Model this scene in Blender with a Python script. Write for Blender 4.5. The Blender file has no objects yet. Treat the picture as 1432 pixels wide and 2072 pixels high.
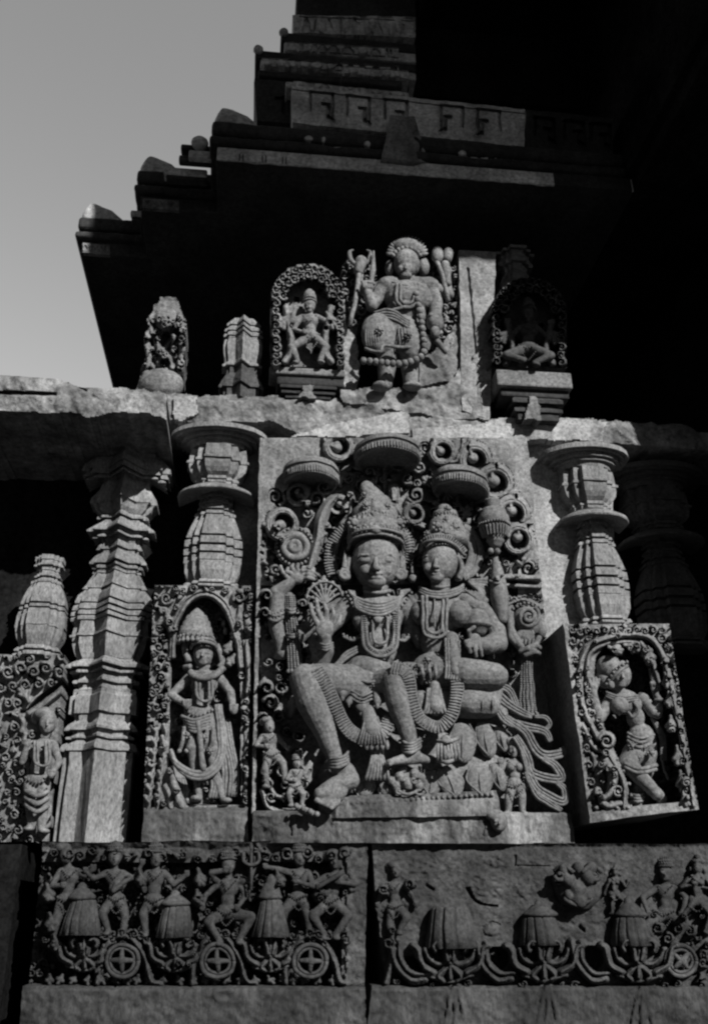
import bpy, bmesh, math, random
import numpy as np
from mathutils import Vector, Matrix

# ------------------------------------------------------------ camera, sky, sun
scn = bpy.context.scene
FOC, CX, CY = 1800.0, 716.0, 1036.0
PITCH, YAW, ROLL = math.radians(24.1), math.radians(-6.83), math.radians(-0.8)
CAM = np.array([0.0, -3.5, 1.6])
_f = np.array([-math.sin(YAW)*math.cos(PITCH), math.cos(YAW)*math.cos(PITCH), math.sin(PITCH)])
_r0 = np.array([math.cos(YAW), math.sin(YAW), 0.0]); _u0 = np.cross(_r0, _f)
_r = _r0*math.cos(ROLL)+_u0*math.sin(ROLL); _u = -_r0*math.sin(ROLL)+_u0*math.cos(ROLL)
cd = bpy.data.cameras.new('camera'); cam = bpy.data.objects.new('camera', cd)
scn.collection.objects.link(cam); scn.camera = cam
cd.sensor_fit = 'VERTICAL'; cd.sensor_height = 36; cd.lens = 36*FOC/2072; cd.clip_end = 2000; cd.clip_start = .05
m = Matrix.Identity(4)
for i in range(3):
    m[i][0] = _r[i]; m[i][1] = _u[i]; m[i][2] = -_f[i]; m[i][3] = CAM[i]
cam.matrix_world = m

LX, LB, LC = -0.6, 1.0, -0.74  # direction the sunlight travels: left, into the wall, down
sd = Vector((-LX, -LB, -LC)).normalized()
w = bpy.data.worlds.new('World'); scn.world = w; w.use_nodes = True
nt = w.node_tree; nt.nodes.clear()
sky = nt.nodes.new('ShaderNodeTexSky'); sky.sky_type = 'NISHITA'; sky.sun_disc = False
sky.sun_elevation = math.asin(sd.z); sky.sun_rotation = math.atan2(sd.x, sd.y)
sky.dust_density = 1.5
bw = nt.nodes.new('ShaderNodeRGBToBW'); bg = nt.nodes.new('ShaderNodeBackground'); bg.inputs[1].default_value = 0.15
wo = nt.nodes.new('ShaderNodeOutputWorld')
# sky kept bright in the quarter beyond the temple, dimmed elsewhere to deepen shade
tcw = nt.nodes.new('ShaderNodeTexCoord'); dot = nt.nodes.new('ShaderNodeVectorMath'); dot.operation = 'DOT_PRODUCT'; dot.inputs[1].default_value = Vector((-.42, .62, .66)).normalized()
mr = nt.nodes.new('ShaderNodeMapRange'); mr.interpolation_type = 'SMOOTHSTEP'
for i, v in ((1, .35), (2, .86), (3, .075), (4, 1.15)): mr.inputs[i].default_value = v
mul = nt.nodes.new('ShaderNodeMath'); mul.operation = 'MULTIPLY'
nt.links.new(tcw.outputs['Generated'], dot.inputs[0]); nt.links.new(dot.outputs['Value'], mr.inputs[0])
nt.links.new(sky.outputs[0], bw.inputs[0]); nt.links.new(bw.outputs[0], mul.inputs[0]); nt.links.new(mr.outputs[0], mul.inputs[1])
nt.links.new(mul.outputs[0], bg.inputs[0]); nt.links.new(bg.outputs[0], wo.inputs[0])
ld = bpy.data.lights.new('sun', 'SUN'); ld.energy = 4.6; ld.angle = math.radians(.5); ld.color = (1, .995, .985)
sun = bpy.data.objects.new('sun', ld); scn.collection.objects.link(sun)
sun.rotation_euler = sd.to_track_quat('Z', 'Y').to_euler()
scn.view_settings.view_transform = 'Standard'; scn.view_settings.look = 'None'
scn.view_settings.exposure = 0.6; scn.view_settings.gamma = 1
scn.render.engine = 'CYCLES'
scn.cycles.pixel_filter_type = 'BLACKMAN_HARRIS'; scn.cycles.filter_width = 2.3
scn.cycles.max_bounces = 3; scn.cycles.diffuse_bounces = 1

# ------------------------------------------------------------ helpers
rng = np.random.default_rng(7); random.seed(7)
U = 0.002                                # one depth unit in metres
COL = scn.collection
def P(px, py, d=0.0):
    """photo position and distance in front of the wall (units) -> world point(s)"""
    px = np.asarray(px, float); py = np.asarray(py, float); d = np.asarray(d, float)*U
    dx = px-CX; dy = CY-py
    D = [_f[i]*FOC+_r[i]*dx+_u[i]*dy for i in range(3)]
    t = (-d-CAM[1])/D[1]
    return np.stack([CAM[0]+D[0]*t, CAM[1]+D[1]*t, CAM[2]+D[2]*t], -1)
def S(px, py, d=0.0):
    """metres per photo unit there"""
    p = P(px, py, d)-CAM
    return (p@_f)/FOC

def tag(o, label=None, cat=None, group=None, kind=None):
    if label: o['label'] = label
    if cat: o['category'] = cat
    if group: o['group'] = group
    if kind: o['kind'] = kind
    return o
def thing(name, label, cat, loc=(0, 0, 0), group=None):
    o = bpy.data.objects.new(name, None); COL.objects.link(o); o.location = loc
    o.empty_display_size = .1
    return tag(o, label, cat, group)
def wear(V, a=1.0):
    """small irregular erosion of carved surfaces"""
    V = V.copy(); p, q, r_ = V[:, 0]+V[:, 1]*.6, V[:, 2]+V[:, 1]*.5, V[:, 1]+V[:, 0]*.3
    for sc, am in ((.014, .0011), (.045, .0026)):
        for i, (s0, s1) in enumerate(((p, q), (q, p), (r_, q))): V[:, i] += a*am*(vnoise(s0, s1, sc, 50+i)*2-1)
    return V
def mesh_obj(name, V, F, mat, parent=None, smooth=True, label=None):
    me = bpy.data.meshes.new(name)
    V = np.asarray(V, float)
    if smooth: V = wear(V)
    off = np.array(parent_world(parent)) if parent else np.zeros(3)
    me.from_pydata((V-off).tolist(), [], [tuple(int(i) for i in f) for f in F]) if not isinstance(F, np.ndarray) else from_arrays(me, V-off, F)
    me.validate(); me.update()
    if smooth: me.polygons.foreach_set('use_smooth', [True]*len(me.polygons))
    me.materials.append(mat)
    o = bpy.data.objects.new(name, me); COL.objects.link(o)
    if parent: o.parent = parent
    if label: o['label'] = label
    return o
def parent_world(p):
    v = Vector((0, 0, 0))
    while p is not None:
        v = v+p.location; p = p.parent
    return v
def from_arrays(me, V, F):
    n = F.shape[1]
    me.vertices.add(len(V)); me.vertices.foreach_set('co', np.ascontiguousarray(V, dtype=np.float32).ravel())
    me.loops.add(F.size); me.loops.foreach_set('vertex_index', F.astype(np.int32).ravel())
    me.polygons.add(len(F)); me.polygons.foreach_set('loop_start', np.arange(0, F.size, n, dtype=np.int32))
    me.update(calc_edges=True)

def vnoise(X, Y, scale, seed=0):
    """smooth value noise in 0..1 at array positions"""
    r = np.random.default_rng(seed); G = r.random((64, 64))
    x = X/scale+1000; y = Y/scale+1000
    xi = np.floor(x).astype(int); yi = np.floor(y).astype(int); fx = x-xi; fy = y-yi
    fx = fx*fx*(3-2*fx); fy = fy*fy*(3-2*fy)
    g = lambda a, b: G[a % 64, b % 64]
    return (g(xi, yi)*(1-fx)+g(xi+1, yi)*fx)*(1-fy)+(g(xi, yi+1)*(1-fx)+g(xi+1, yi+1)*fx)*fy

def catmull(pts, n=8):
    pts = np.asarray(pts, float)
    if len(pts) < 3: 
        t = np.linspace(0, 1, n+1)[:, None]; return pts[0]*(1-t)+pts[-1]*t
    Q = np.vstack([2*pts[0]-pts[1], pts, 2*pts[-1]-pts[-2]]); out = []
    for i in range(1, len(Q)-2):
        p0, p1, p2, p3 = Q[i-1], Q[i], Q[i+1], Q[i+2]
        for k in range(n):
            t = k/n
            out.append(.5*((2*p1)+(-p0+p2)*t+(2*p0-5*p1+4*p2-p3)*t*t+(-p0+3*p1-3*p2+p3)*t**3))
    out.append(Q[-2]); return np.array(out)

# ------------------------------------------------------------ materials (all neutral: the place is recorded in grey)
def stone(name, base, var=.35, scale=6.0, grain=90.0, bump=.5, rough=.85, pale=None, pale_at=.62, streak=False, spec=.25):
    m = bpy.data.materials.new(name); m.use_nodes = True; n = m.node_tree.nodes; l = m.node_tree.links
    b = n['Principled BSDF']; b.inputs['Roughness'].default_value = rough; b.inputs['Specular IOR Level'].default_value = spec
    tc = n.new('ShaderNodeTexCoord')
    mp = n.new('ShaderNodeMapping'); l.new(tc.outputs['Object'], mp.inputs[0])
    if streak: mp.inputs['Scale'].default_value = (1.3, 1, .6)
    def noise(sc, det, ro=.6):
        t = n.new('ShaderNodeTexNoise'); t.inputs['Scale'].default_value = sc; t.inputs['Detail'].default_value = det
        t.inputs['Roughness'].default_value = ro; l.new(mp.outputs[0], t.inputs['Vector']); return t
    def c(v): return (v, v, v, 1)
    n1 = noise(scale, 5); r1 = n.new('ShaderNodeValToRGB'); l.new(n1.outputs[0], r1.inputs[0])
    r1.color_ramp.elements[0].position = .32; r1.color_ramp.elements[0].color = c(base*(1-var))
    r1.color_ramp.elements[1].position = .68; r1.color_ramp.elements[1].color = c(base*(1+var))
    col = r1.outputs[0]
    if pale:
        n3 = noise(scale*.45, 6, .65); r3 = n.new('ShaderNodeValToRGB'); l.new(n3.outputs[0], r3.inputs[0])
        r3.color_ramp.elements[0].position = pale_at-.05; r3.color_ramp.elements[0].color = c(0)
        r3.color_ramp.elements[1].position = pale_at+.05; r3.color_ramp.elements[1].color = c(1)
        mx = n.new('ShaderNodeMix'); mx.data_type = 'RGBA'; l.new(r3.outputs[0], mx.inputs['Factor'])
        l.new(col, mx.inputs['A']); mx.inputs['B'].default_value = c(pale); col = mx.outputs['Result']
    n2 = noise(grain*.75, 5, .75); r2 = n.new('ShaderNodeValToRGB'); l.new(n2.outputs[0], r2.inputs[0])
    r2.color_ramp.elements[0].position = .34; r2.color_ramp.elements[0].color = c(.5)
    r2.color_ramp.elements[1].position = .66; r2.color_ramp.elements[1].color = c(1.5)
    mx2 = n.new('ShaderNodeMix'); mx2.data_type = 'RGBA'; mx2.blend_type = 'MULTIPLY'; mx2.inputs['Factor'].default_value = 1
    l.new(col, mx2.inputs['A']); l.new(r2.outputs[0], mx2.inputs['B']); l.new(mx2.outputs['Result'], b.inputs['Base Color'])
    # broad rain streaks and sooty patches
    mp2 = n.new('ShaderNodeMapping'); l.new(tc.outputs['Object'], mp2.inputs[0]); mp2.inputs['Scale'].default_value = (3.2, 2, .9); mp2.inputs['Location'].default_value = (base*31, base*57, 0)
    n5 = n.new('ShaderNodeTexNoise'); n5.inputs['Scale'].default_value = 1.7; n5.inputs['Detail'].default_value = 7; n5.inputs['Roughness'].default_value = .68; l.new(mp2.outputs[0], n5.inputs['Vector'])
    r5 = n.new('ShaderNodeValToRGB'); l.new(n5.outputs[0], r5.inputs[0]); r5.color_ramp.elements[0].position = .36; r5.color_ramp.elements[0].color = c(.55); r5.color_ramp.elements[1].position = .6; r5.color_ramp.elements[1].color = c(1.15)
    mx5 = n.new('ShaderNodeMix'); mx5.data_type = 'RGBA'; mx5.blend_type = 'MULTIPLY'; mx5.inputs['Factor'].default_value = .8
    l.new(mx2.outputs['Result'], mx5.inputs['A']); l.new(r5.outputs[0], mx5.inputs['B']); l.new(mx5.outputs['Result'], b.inputs['Base Color'])
    n4 = noise(grain*.5, 6, .7)
    bp = n.new('ShaderNodeBump'); bp.inputs['Strength'].default_value = bump; bp.inputs['Distance'].default_value = .009
    l.new(n4.outputs[0], bp.inputs['Height']); l.new(bp.outputs[0], b.inputs['Normal'])
    return m
M = {}
M['schist'] = stone('grey_schist', .135, .22, 7, 110, .35)
M['slab'] = stone('slab_schist', .155, .45, 5, 100, .5, pale=.2, pale_at=.66)
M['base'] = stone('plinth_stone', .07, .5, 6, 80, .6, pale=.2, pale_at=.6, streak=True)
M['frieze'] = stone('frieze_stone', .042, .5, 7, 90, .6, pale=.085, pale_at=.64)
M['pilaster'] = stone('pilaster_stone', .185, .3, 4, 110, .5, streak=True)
M['pilaster_shaded'] = stone('shaded_pilaster_stone', .06, .3, 4, 80, .4)  # darker copy of the pilaster stone, shade put into its colour
M['ledge'] = stone('ledge_stone', .15, .5, 9, 50, .9, pale=.27, pale_at=.62)
M['plaster'] = stone('pale_plaster', .27, .22, 5, 90, .35, rough=.9)
M['wall'] = stone('recess_wall_stone', .011, .3, 4, 60, .5, spec=0)  # shade put into the colour: near black so sunlit bay faces stay dark
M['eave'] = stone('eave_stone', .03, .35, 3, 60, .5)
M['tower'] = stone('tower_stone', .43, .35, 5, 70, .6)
M['upper'] = stone('upper_carving_stone', .15, .35, 7, 90, .5)
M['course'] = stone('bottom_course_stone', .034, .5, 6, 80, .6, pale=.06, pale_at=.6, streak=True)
M['pale'] = stone('pale_slab_stone', .2, .3, 5, 90, .4)
M['ground'] = stone('packed_earth', .02, .3, 1.5, 40, .6)

# ------------------------------------------------------------ builders
def box_pts(c, h, t=None):
    s = np.array([[-1, -1, -1], [1, -1, -1], [1, 1, -1], [-1, 1, -1], [-1, -1, 1], [1, -1, 1], [1, 1, 1], [-1, 1, 1]])*np.array(h)
    return s+np.array(c)
BOXF = [(0, 3, 2, 1), (4, 5, 6, 7), (0, 1, 5, 4), (1, 2, 6, 5), (2, 3, 7, 6), (3, 0, 4, 7)]

class Geo:
    """collects world-space pieces into one mesh"""
    def __init__(s): s.V = []; s.F = []; s.n = 0
    def add(s, V, F):
        V = np.asarray(V, float).reshape(-1, 3); s.V.append(V); s.F += [tuple(int(i)+s.n for i in f) for f in F]; s.n += len(V)
    def wbox(s, x0, x1, y0, y1, z0, z1):
        s.add(box_pts(((x0+x1)/2, (y0+y1)/2, (z0+z1)/2), ((x1-x0)/2, (y1-y0)/2, (z1-z0)/2)), BOXF)
    # sphere-swept primitives, px-space (x, y, d, r)
    def cap(s, a, b, seg=18):
        A = P(a[0], a[1], a[2]); B = P(b[0], b[1], b[2]); ra = a[3]*S(*a[:3]); rb = b[3]*S(*b[:3]); s.wcap(A, B, ra, rb, seg)
    def wcap(s, A, B, ra, rb, seg=12):
        ax = B-A; L = np.linalg.norm(ax); ax = ax/L if L > 1e-6 else np.array([0, 0, 1.])
        t = np.array([1, 0, 0]) if abs(ax[0]) < .8 else np.array([0, 1, 0]); e1 = np.cross(ax, t); e1 /= np.linalg.norm(e1); e2 = np.cross(ax, e1)
        rings = []; k = 4
        for i in range(k): a = -math.pi/2+(i+.35)*math.pi/2/k; rings.append((A+ax*ra*math.sin(a), ra*math.cos(a)))
        rings.append((A, ra)); rings.append((B, rb))
        for i in range(k): a = (i+.65)*math.pi/2/k; rings.append((B+ax*rb*math.sin(a), rb*math.cos(a)))
        th = np.linspace(0, 2*math.pi, seg, endpoint=False); V = []; F = []
        for c, r in rings: V.append(c+r*(np.cos(th)[:, None]*e1+np.sin(th)[:, None]*e2))
        V = np.vstack(V); R = len(rings)
        for i in range(R-1):
            for j in range(seg): F.append((i*seg+j, i*seg+(j+1) % seg, (i+1)*seg+(j+1) % seg, (i+1)*seg+j))
        F.append(tuple(range(seg-1, -1, -1))); F.append(tuple((R-1)*seg+j for j in range(seg)))
        s.add(V, F)
    def chain(s, pts, seg=18):
        for a, b in zip(pts[:-1], pts[1:]): s.cap(a, b, seg)
    def ell(s, x, y, d, rx, ry, rd, rot=0, seg=20, yaw=0):
        """ellipsoid; rx, ry seen size, rd depth, rot in the wall plane"""
        c = P(x, y, d); k = S(x, y, d); rx, rd, rz = rx*k, rd*k, ry*k*1.08
        a = np.linspace(-math.pi/2, math.pi/2, seg//2+1)[1:-1]; th = np.linspace(0, 2*math.pi, seg, endpoint=False)
        V = [[0, 0, -1]]; 
        for q in a: V += [[math.cos(q)*math.cos(t), math.cos(q)*math.sin(t), math.sin(q)] for t in th]
        V.append([0, 0, 1]); V = np.array(V)*[rx, rd, rz]; R = len(a); F = []
        for j in range(seg): F.append((0, 1+(j+1) % seg, 1+j)); F.append((1+(R-1)*seg+j, 1+(R-1)*seg+(j+1) % seg, 1+R*seg))
        for i in range(R-1):
            for j in range(seg): F.append((1+i*seg+j, 1+i*seg+(j+1) % seg, 1+(i+1)*seg+(j+1) % seg, 1+(i+1)*seg+j))
        if yaw:
            cy, sy = math.cos(math.radians(yaw)), math.sin(math.radians(yaw))
            V = np.stack([V[:, 0]*cy-V[:, 1]*sy, V[:, 0]*sy+V[:, 1]*cy, V[:, 2]], 1)
        cr, sr = math.cos(math.radians(rot)), math.sin(math.radians(rot))   # rot > 0 leans clockwise in the picture
        V = np.stack([V[:, 0]*cr+V[:, 2]*sr, V[:, 1], -V[:, 0]*sr+V[:, 2]*cr], 1)
        s.add(V+c, F)
    # tube along a px-space line, smooth
    def tube(s, pts, r, d=None, seg=8, n=6, flat=1.0, closed=False, r1=None):
        pts = np.array([(p[0], p[1], p[2] if len(p) > 2 else d) for p in pts], float)
        c = catmull(pts, n); W = P(c[:, 0], c[:, 1], c[:, 2]); k = S(c[:, 0], c[:, 1], c[:, 2]); N = len(W)
        T = np.gradient(W, axis=0); T /= np.linalg.norm(T, axis=1)[:, None]+1e-9
        out = np.array([0, -1., 0]); e1 = np.cross(T, out); ln = np.linalg.norm(e1, axis=1); e1[ln < .05] = [1, 0, 0]; e1 /= np.linalg.norm(e1, axis=1)[:, None]
        e2 = np.cross(e1, T)
        th = np.linspace(0, 2*math.pi, seg, endpoint=False)
        rr = (np.linspace(r, r if r1 is None else r1, N) if np.isscalar(r) else np.interp(np.linspace(0, 1, N), np.linspace(0, 1, len(r)), r))*k
        V = (W[:, None]+rr[:, None, None]*(np.cos(th)[None, :, None]*e1[:, None]+flat*np.sin(th)[None, :, None]*e2[:, None])).reshape(-1, 3); F = []
        for i in range(N-1):
            for j in range(seg): F.append((i*seg+j, i*seg+(j+1) % seg, (i+1)*seg+(j+1) % seg, (i+1)*seg+j))
        F.append(tuple(range(seg-1, -1, -1))); F.append(tuple((N-1)*seg+j for j in range(seg)))
        s.add(V, F)
    def ball(s, x, y, d, r): s.ell(x, y, d, r, r, r, seg=8)
    def beads(s, pts, r, gap=2.1, d=None, n=8):
        pts = np.array([(p[0], p[1], p[2] if len(p) > 2 else d) for p in pts], float); c = catmull(pts, n)
        L = np.concatenate([[0], np.cumsum(np.hypot(np.diff(c[:, 0]), np.diff(c[:, 1])))]); m = max(2, int(L[-1]/(r*gap)))
        for t in np.linspace(0, L[-1], m):
            q = [np.interp(t, L, c[:, i]) for i in range(3)]; s.ell(q[0], q[1], q[2], r, r, r, seg=8)
    def ribs(s, pts, half, r, gap, d=None, n=8, lift=0):
        """short bars laid across a line"""
        pts = np.array([(p[0], p[1], p[2] if len(p) > 2 else d) for p in pts], float); c = catmull(pts, n)
        L = np.concatenate([[0], np.cumsum(np.hypot(np.diff(c[:, 0]), np.diff(c[:, 1])))]); m = max(2, int(L[-1]/gap))
        for t in np.linspace(gap*.3, L[-1]-gap*.3, m):
            q = [np.interp(t, L, c[:, i]) for i in range(3)]; q2 = [np.interp(min(t+1, L[-1]), L, c[:, i])-np.interp(max(t-1, 0), L, c[:, i]) for i in range(2)]
            h = math.hypot(*q2)+1e-6; nx, ny = -q2[1]/h*half, q2[0]/h*half
            s.cap((q[0]-nx, q[1]-ny, q[2]+lift, r), (q[0]+nx, q[1]+ny, q[2]+lift, r), 6)
    def lathe(s, x, y0, d, prof, seg=28, squash=1.0, tilt=0, zref=None, flute=0, fl=.08):
        """prof: list of (py, r) seen positions on the axis; vertical axis at depth d"""
        k = S(x, y0, d); X = P(x, y0, d)[0]; V = []; F = []; R = len(prof); th = np.linspace(0, 2*math.pi, seg, endpoint=False)
        for py, r in prof:
            z = P(x, py, d)[2]; f = 1-fl*np.clip(1.6-np.abs(np.sin(flute*th/2))*6, 0, 1) if flute else 1
            V.append(np.stack([X+r*k*f*np.cos(th)+(tilt*(z)), -d*U+r*k*squash*f*np.sin(th), np.full(seg, z)], 1))
        V = np.vstack(V)
        for i in range(R-1):
            for j in range(seg): F.append((i*seg+j, (i+1)*seg+j, (i+1)*seg+(j+1) % seg, i*seg+(j+1) % seg))
        F.append(tuple(range(seg))); F.append(tuple((R-1)*seg+j for j in range(seg-1, -1, -1)))
        s.add(V, F)
    def disc(s, x, y, d, rings, seg=32, nx=0., ny=0.):
        """round boss facing out of the wall: rings = [(r, height)]"""
        c = P(x, y, d); k = S(x, y, d); th = np.linspace(0, 2*math.pi, seg, endpoint=False); V = []; F = []
        nrm = np.array([nx, -1, ny]); nrm /= np.linalg.norm(nrm); e1 = np.cross([0, 0, 1.], nrm); e1 /= np.linalg.norm(e1); e2 = np.cross(nrm, e1)
        for r, h in rings: V.append(c+nrm*h*k+r*k*(np.cos(th)[:, None]*e1+1.06*np.sin(th)[:, None]*e2))
        V = np.vstack(V); R = len(rings)
        for i in range(R-1):
            for j in range(seg): F.append((i*seg+j, i*seg+(j+1) % seg, (i+1)*seg+(j+1) % seg, (i+1)*seg+j))
        F.append(tuple((R-1)*seg+j for j in range(seg)))
        s.add(V, F)
    def build(s, name, mat, parent=None, smooth=True, label=None):
        return mesh_obj(name, np.vstack(s.V), s.F, mat, parent, smooth, label)
    def melt(s, name, mat, parent=None, voxel=.004, it=3, label=None, fac=.5):
        """union of the pieces as one continuous skin"""
        me = bpy.data.meshes.new('tmp'); me.from_pydata(np.vstack(s.V).tolist(), [], s.F); me.update()
        o = bpy.data.objects.new('tmp', me); COL.objects.link(o)
        r = o.modifiers.new('r', 'REMESH'); r.mode = 'VOXEL'; r.voxel_size = voxel; r.use_smooth_shade = True
        if it: q = o.modifiers.new('s', 'SMOOTH'); q.factor = fac; q.iterations = it
        dg = bpy.context.evaluated_depsgraph_get(); dg.update()
        nm = bpy.data.meshes.new_from_object(o.evaluated_get(dg)); bpy.data.objects.remove(o); bpy.data.meshes.remove(me)
        nm.name = name; nm.materials.clear(); nm.materials.append(mat)
        co = np.empty(len(nm.vertices)*3, np.float32); nm.vertices.foreach_get('co', co); nm.vertices.foreach_set('co', wear(co.reshape(-1, 3).astype(float)).astype(np.float32).ravel())
        off = parent_world(parent) if parent else Vector((0, 0, 0)); nm.transform(Matrix.Translation(-off))
        nm.polygons.foreach_set('use_smooth', [True]*len(nm.polygons))
        ob = bpy.data.objects.new(name, nm); COL.objects.link(ob)
        if parent: ob.parent = parent
        if label: ob['label'] = label
        return ob

def seg_dist(X, Y, pts, ws=None):
    """distance to polyline, parameter 0..1 along it"""
    D = np.full(X.shape, 1e9); T = np.zeros(X.shape); n = len(pts)-1
    for i in range(n):
        a, b = pts[i], pts[i+1]; vx, vy = b[0]-a[0], b[1]-a[1]; L = vx*vx+vy*vy+1e-9
        t = np.clip(((X-a[0])*vx+(Y-a[1])*vy)/L, 0, 1); q = np.hypot(X-a[0]-vx*t, Y-a[1]-vy*t)
        k = q < D; D[k] = q[k]; T[k] = ((i+t)/n)[k]
    return D, T
class Relief:
    """carved slab: a fine grid over a quad seen in the photo, heights in units above depth d0"""
    def __init__(s, quad, d0, step=2.0, back=-40):
        (x0, y0), (x1, y1), (x2, y2), (x3, y3) = quad      # TL TR BR BL
        W = max(abs(x1-x0), abs(x2-x3)); Hh = max(abs(y3-y0), abs(y2-y1)); nu = int(W/step)+1; nv = int(Hh/step)+1
        u = np.linspace(0, 1, nu)[None, :]; v = np.linspace(0, 1, nv)[:, None]
        s.X = (x0*(1-u)+x1*u)*(1-v)+(x3*(1-u)+x2*u)*v; s.Y = (y0*(1-u)+y1*u)*(1-v)+(y3*(1-u)+y2*u)*v
        s.H = np.zeros(s.X.shape); s.d0 = d0; s.back = back; s.u = u+0*v; s.v = v+0*u
    def win(s, x0, y0, x1, y1):
        i = np.where(((s.X > x0) & (s.X < x1) & (s.Y > y0) & (s.Y < y1)))
        if len(i[0]) == 0: return None
        return slice(i[0].min(), i[0].max()+1), slice(i[1].min(), i[1].max()+1)
    def stroke(s, pts, w, h, w1=None, flat=False, base=0, smooth=True, sub=False, n=6, ridge=0):
        pts = catmull(pts, n) if smooth and len(pts) > 2 else np.asarray(pts, float); wm = max(w, w1 or 0)+2
        k = s.win(pts[:, 0].min()-wm, pts[:, 1].min()-wm, pts[:, 0].max()+wm, pts[:, 1].max()+wm)
        if k is None: return
        D, T = seg_dist(s.X[k], s.Y[k], pts); ww = w+(w1-w)*T if w1 is not None else w
        q = np.clip(1-(D/ww)**(4 if flat else 2), 0, 1)**.5
        if ridge: q = q*(1-.35*np.clip(1-np.abs(D/ww-.45)*6, 0, 1)*ridge)
        if sub: s.H[k] = np.minimum(s.H[k], np.where(D < ww, s.H[k]-h*q, s.H[k]))
        else: s.H[k] = np.maximum(s.H[k], np.where(D < ww, base+h*q, -1e9))
    def groove(s, pts, w, h, **a): s.stroke(pts, w, h, sub=True, **a)
    def level(s, pts, w, to):
        k = s.win(min(p[0] for p in pts)-w, min(p[1] for p in pts)-w, max(p[0] for p in pts)+w, max(p[1] for p in pts)+w)
        if k is None: return
        D, _ = seg_dist(s.X[k], s.Y[k], np.asarray(pts, float)); s.H[k] = np.where(D < w, to, s.H[k])
    def dome(s, x, y, rx, ry, h, base=0, rot=0, p=.5):
        r = max(rx, ry)+1; k = s.win(x-r, y-r, x+r, y+r)
        if k is None: return
        a = math.radians(rot); dx = s.X[k]-x; dy = s.Y[k]-y; ux = dx*math.cos(a)+dy*math.sin(a); uy = -dx*math.sin(a)+dy*math.cos(a)
        q = 1-(ux/rx)**2-(uy/ry)**2; s.H[k] = np.maximum(s.H[k], np.where(q > 0, base+h*np.clip(q, 0, 1)**p, -1e9))
    def hole(s, x, y, rx, h, ry=None, rot=0):
        ry = ry or rx; r = max(rx, ry)+1; k = s.win(x-r, y-r, x+r, y+r)
        if k is None: return
        a = math.radians(rot); dx = s.X[k]-x; dy = s.Y[k]-y; ux = dx*math.cos(a)+dy*math.sin(a); uy = -dx*math.sin(a)+dy*math.cos(a)
        q = np.clip((1-(ux/rx)**2-(uy/ry)**2)*2.5, 0, 1); s.H[k] -= h*q
    def spiral(s, x, y, R, turns, w, h, a0=0, cw=1, w1=None, r1=None, ridge=0, base=0, lead=None):
        n = int(14*turns)+4; t = np.linspace(0, 1, n); r = R+((r1 if r1 is not None else R*.15)-R)*t; a = math.radians(a0)+cw*t*turns*2*math.pi
        pts = list(zip(x+r*np.cos(a), y+r*np.sin(a)))
        if lead: pts = list(lead)+pts
        s.stroke(pts, w, h, w1=w1 if w1 is not None else w*.6, smooth=False, ridge=ridge, base=base)
    def curl(s, x, y, R, h=10, w=None, a0=0, cw=1, lead=None, turns=1.3):
        """big raised scroll with a dark drilled eye"""
        w = w or R*.36
        s.hole(x, y, R*.85, h*1.1)
        s.spiral(x, y, R-w*.5, turns, w, h*1.2, a0, cw, w1=w*.45, r1=R*.2, ridge=.5, lead=lead)
        s.dome(x, y, R*.27, R*.27, h*1.05)
    def donut(s, x, y, R, h=30, a0=0, base=0):
        """fat grooved scroll ring round a sunk eye with a ball"""
        k = s.win(x-R-3, y-R-3, x+R+3, y+R+3)
        if k is None: return
        dx = s.X[k]-x; dy = s.Y[k]-y; q = np.hypot(dx, dy)/R; a = np.arctan2(dy, dx)-math.radians(a0)
        th = .25+.07*np.cos(a); t = np.abs(q-.74)/th
        ring = base+h*np.clip(1-t**2.6, 0, 1)**.5-h*.10*np.clip(1-np.abs(q-.74)/.05, 0, 1)-h*.06*np.clip(1-np.abs(q-.86)/.04, 0, 1)
        H = s.H[k]; H = np.where(q < .5, np.minimum(H, base-h*.35), H); H = np.where((t < 1) & (q > .2), np.maximum(ring, base-h*.5), H); s.H[k] = H
        s.dome(x+R*.17*math.cos(math.radians(a0)), y+R*.17*math.sin(math.radians(a0)), R*.40, R*.40, h*.95, base); c, d = math.cos(math.radians(a0)), math.sin(math.radians(a0))
        s.stroke([(x+R*.2*c, y+R*.2*d), (x+R*.55*c-R*.15*d, y+R*.55*d+R*.15*c), (x+R*.9*c-R*.5*d, y+R*.9*d+R*.5*c)], R*.24, h*.9, w1=R*.3, base=base, ridge=.5)
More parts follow.
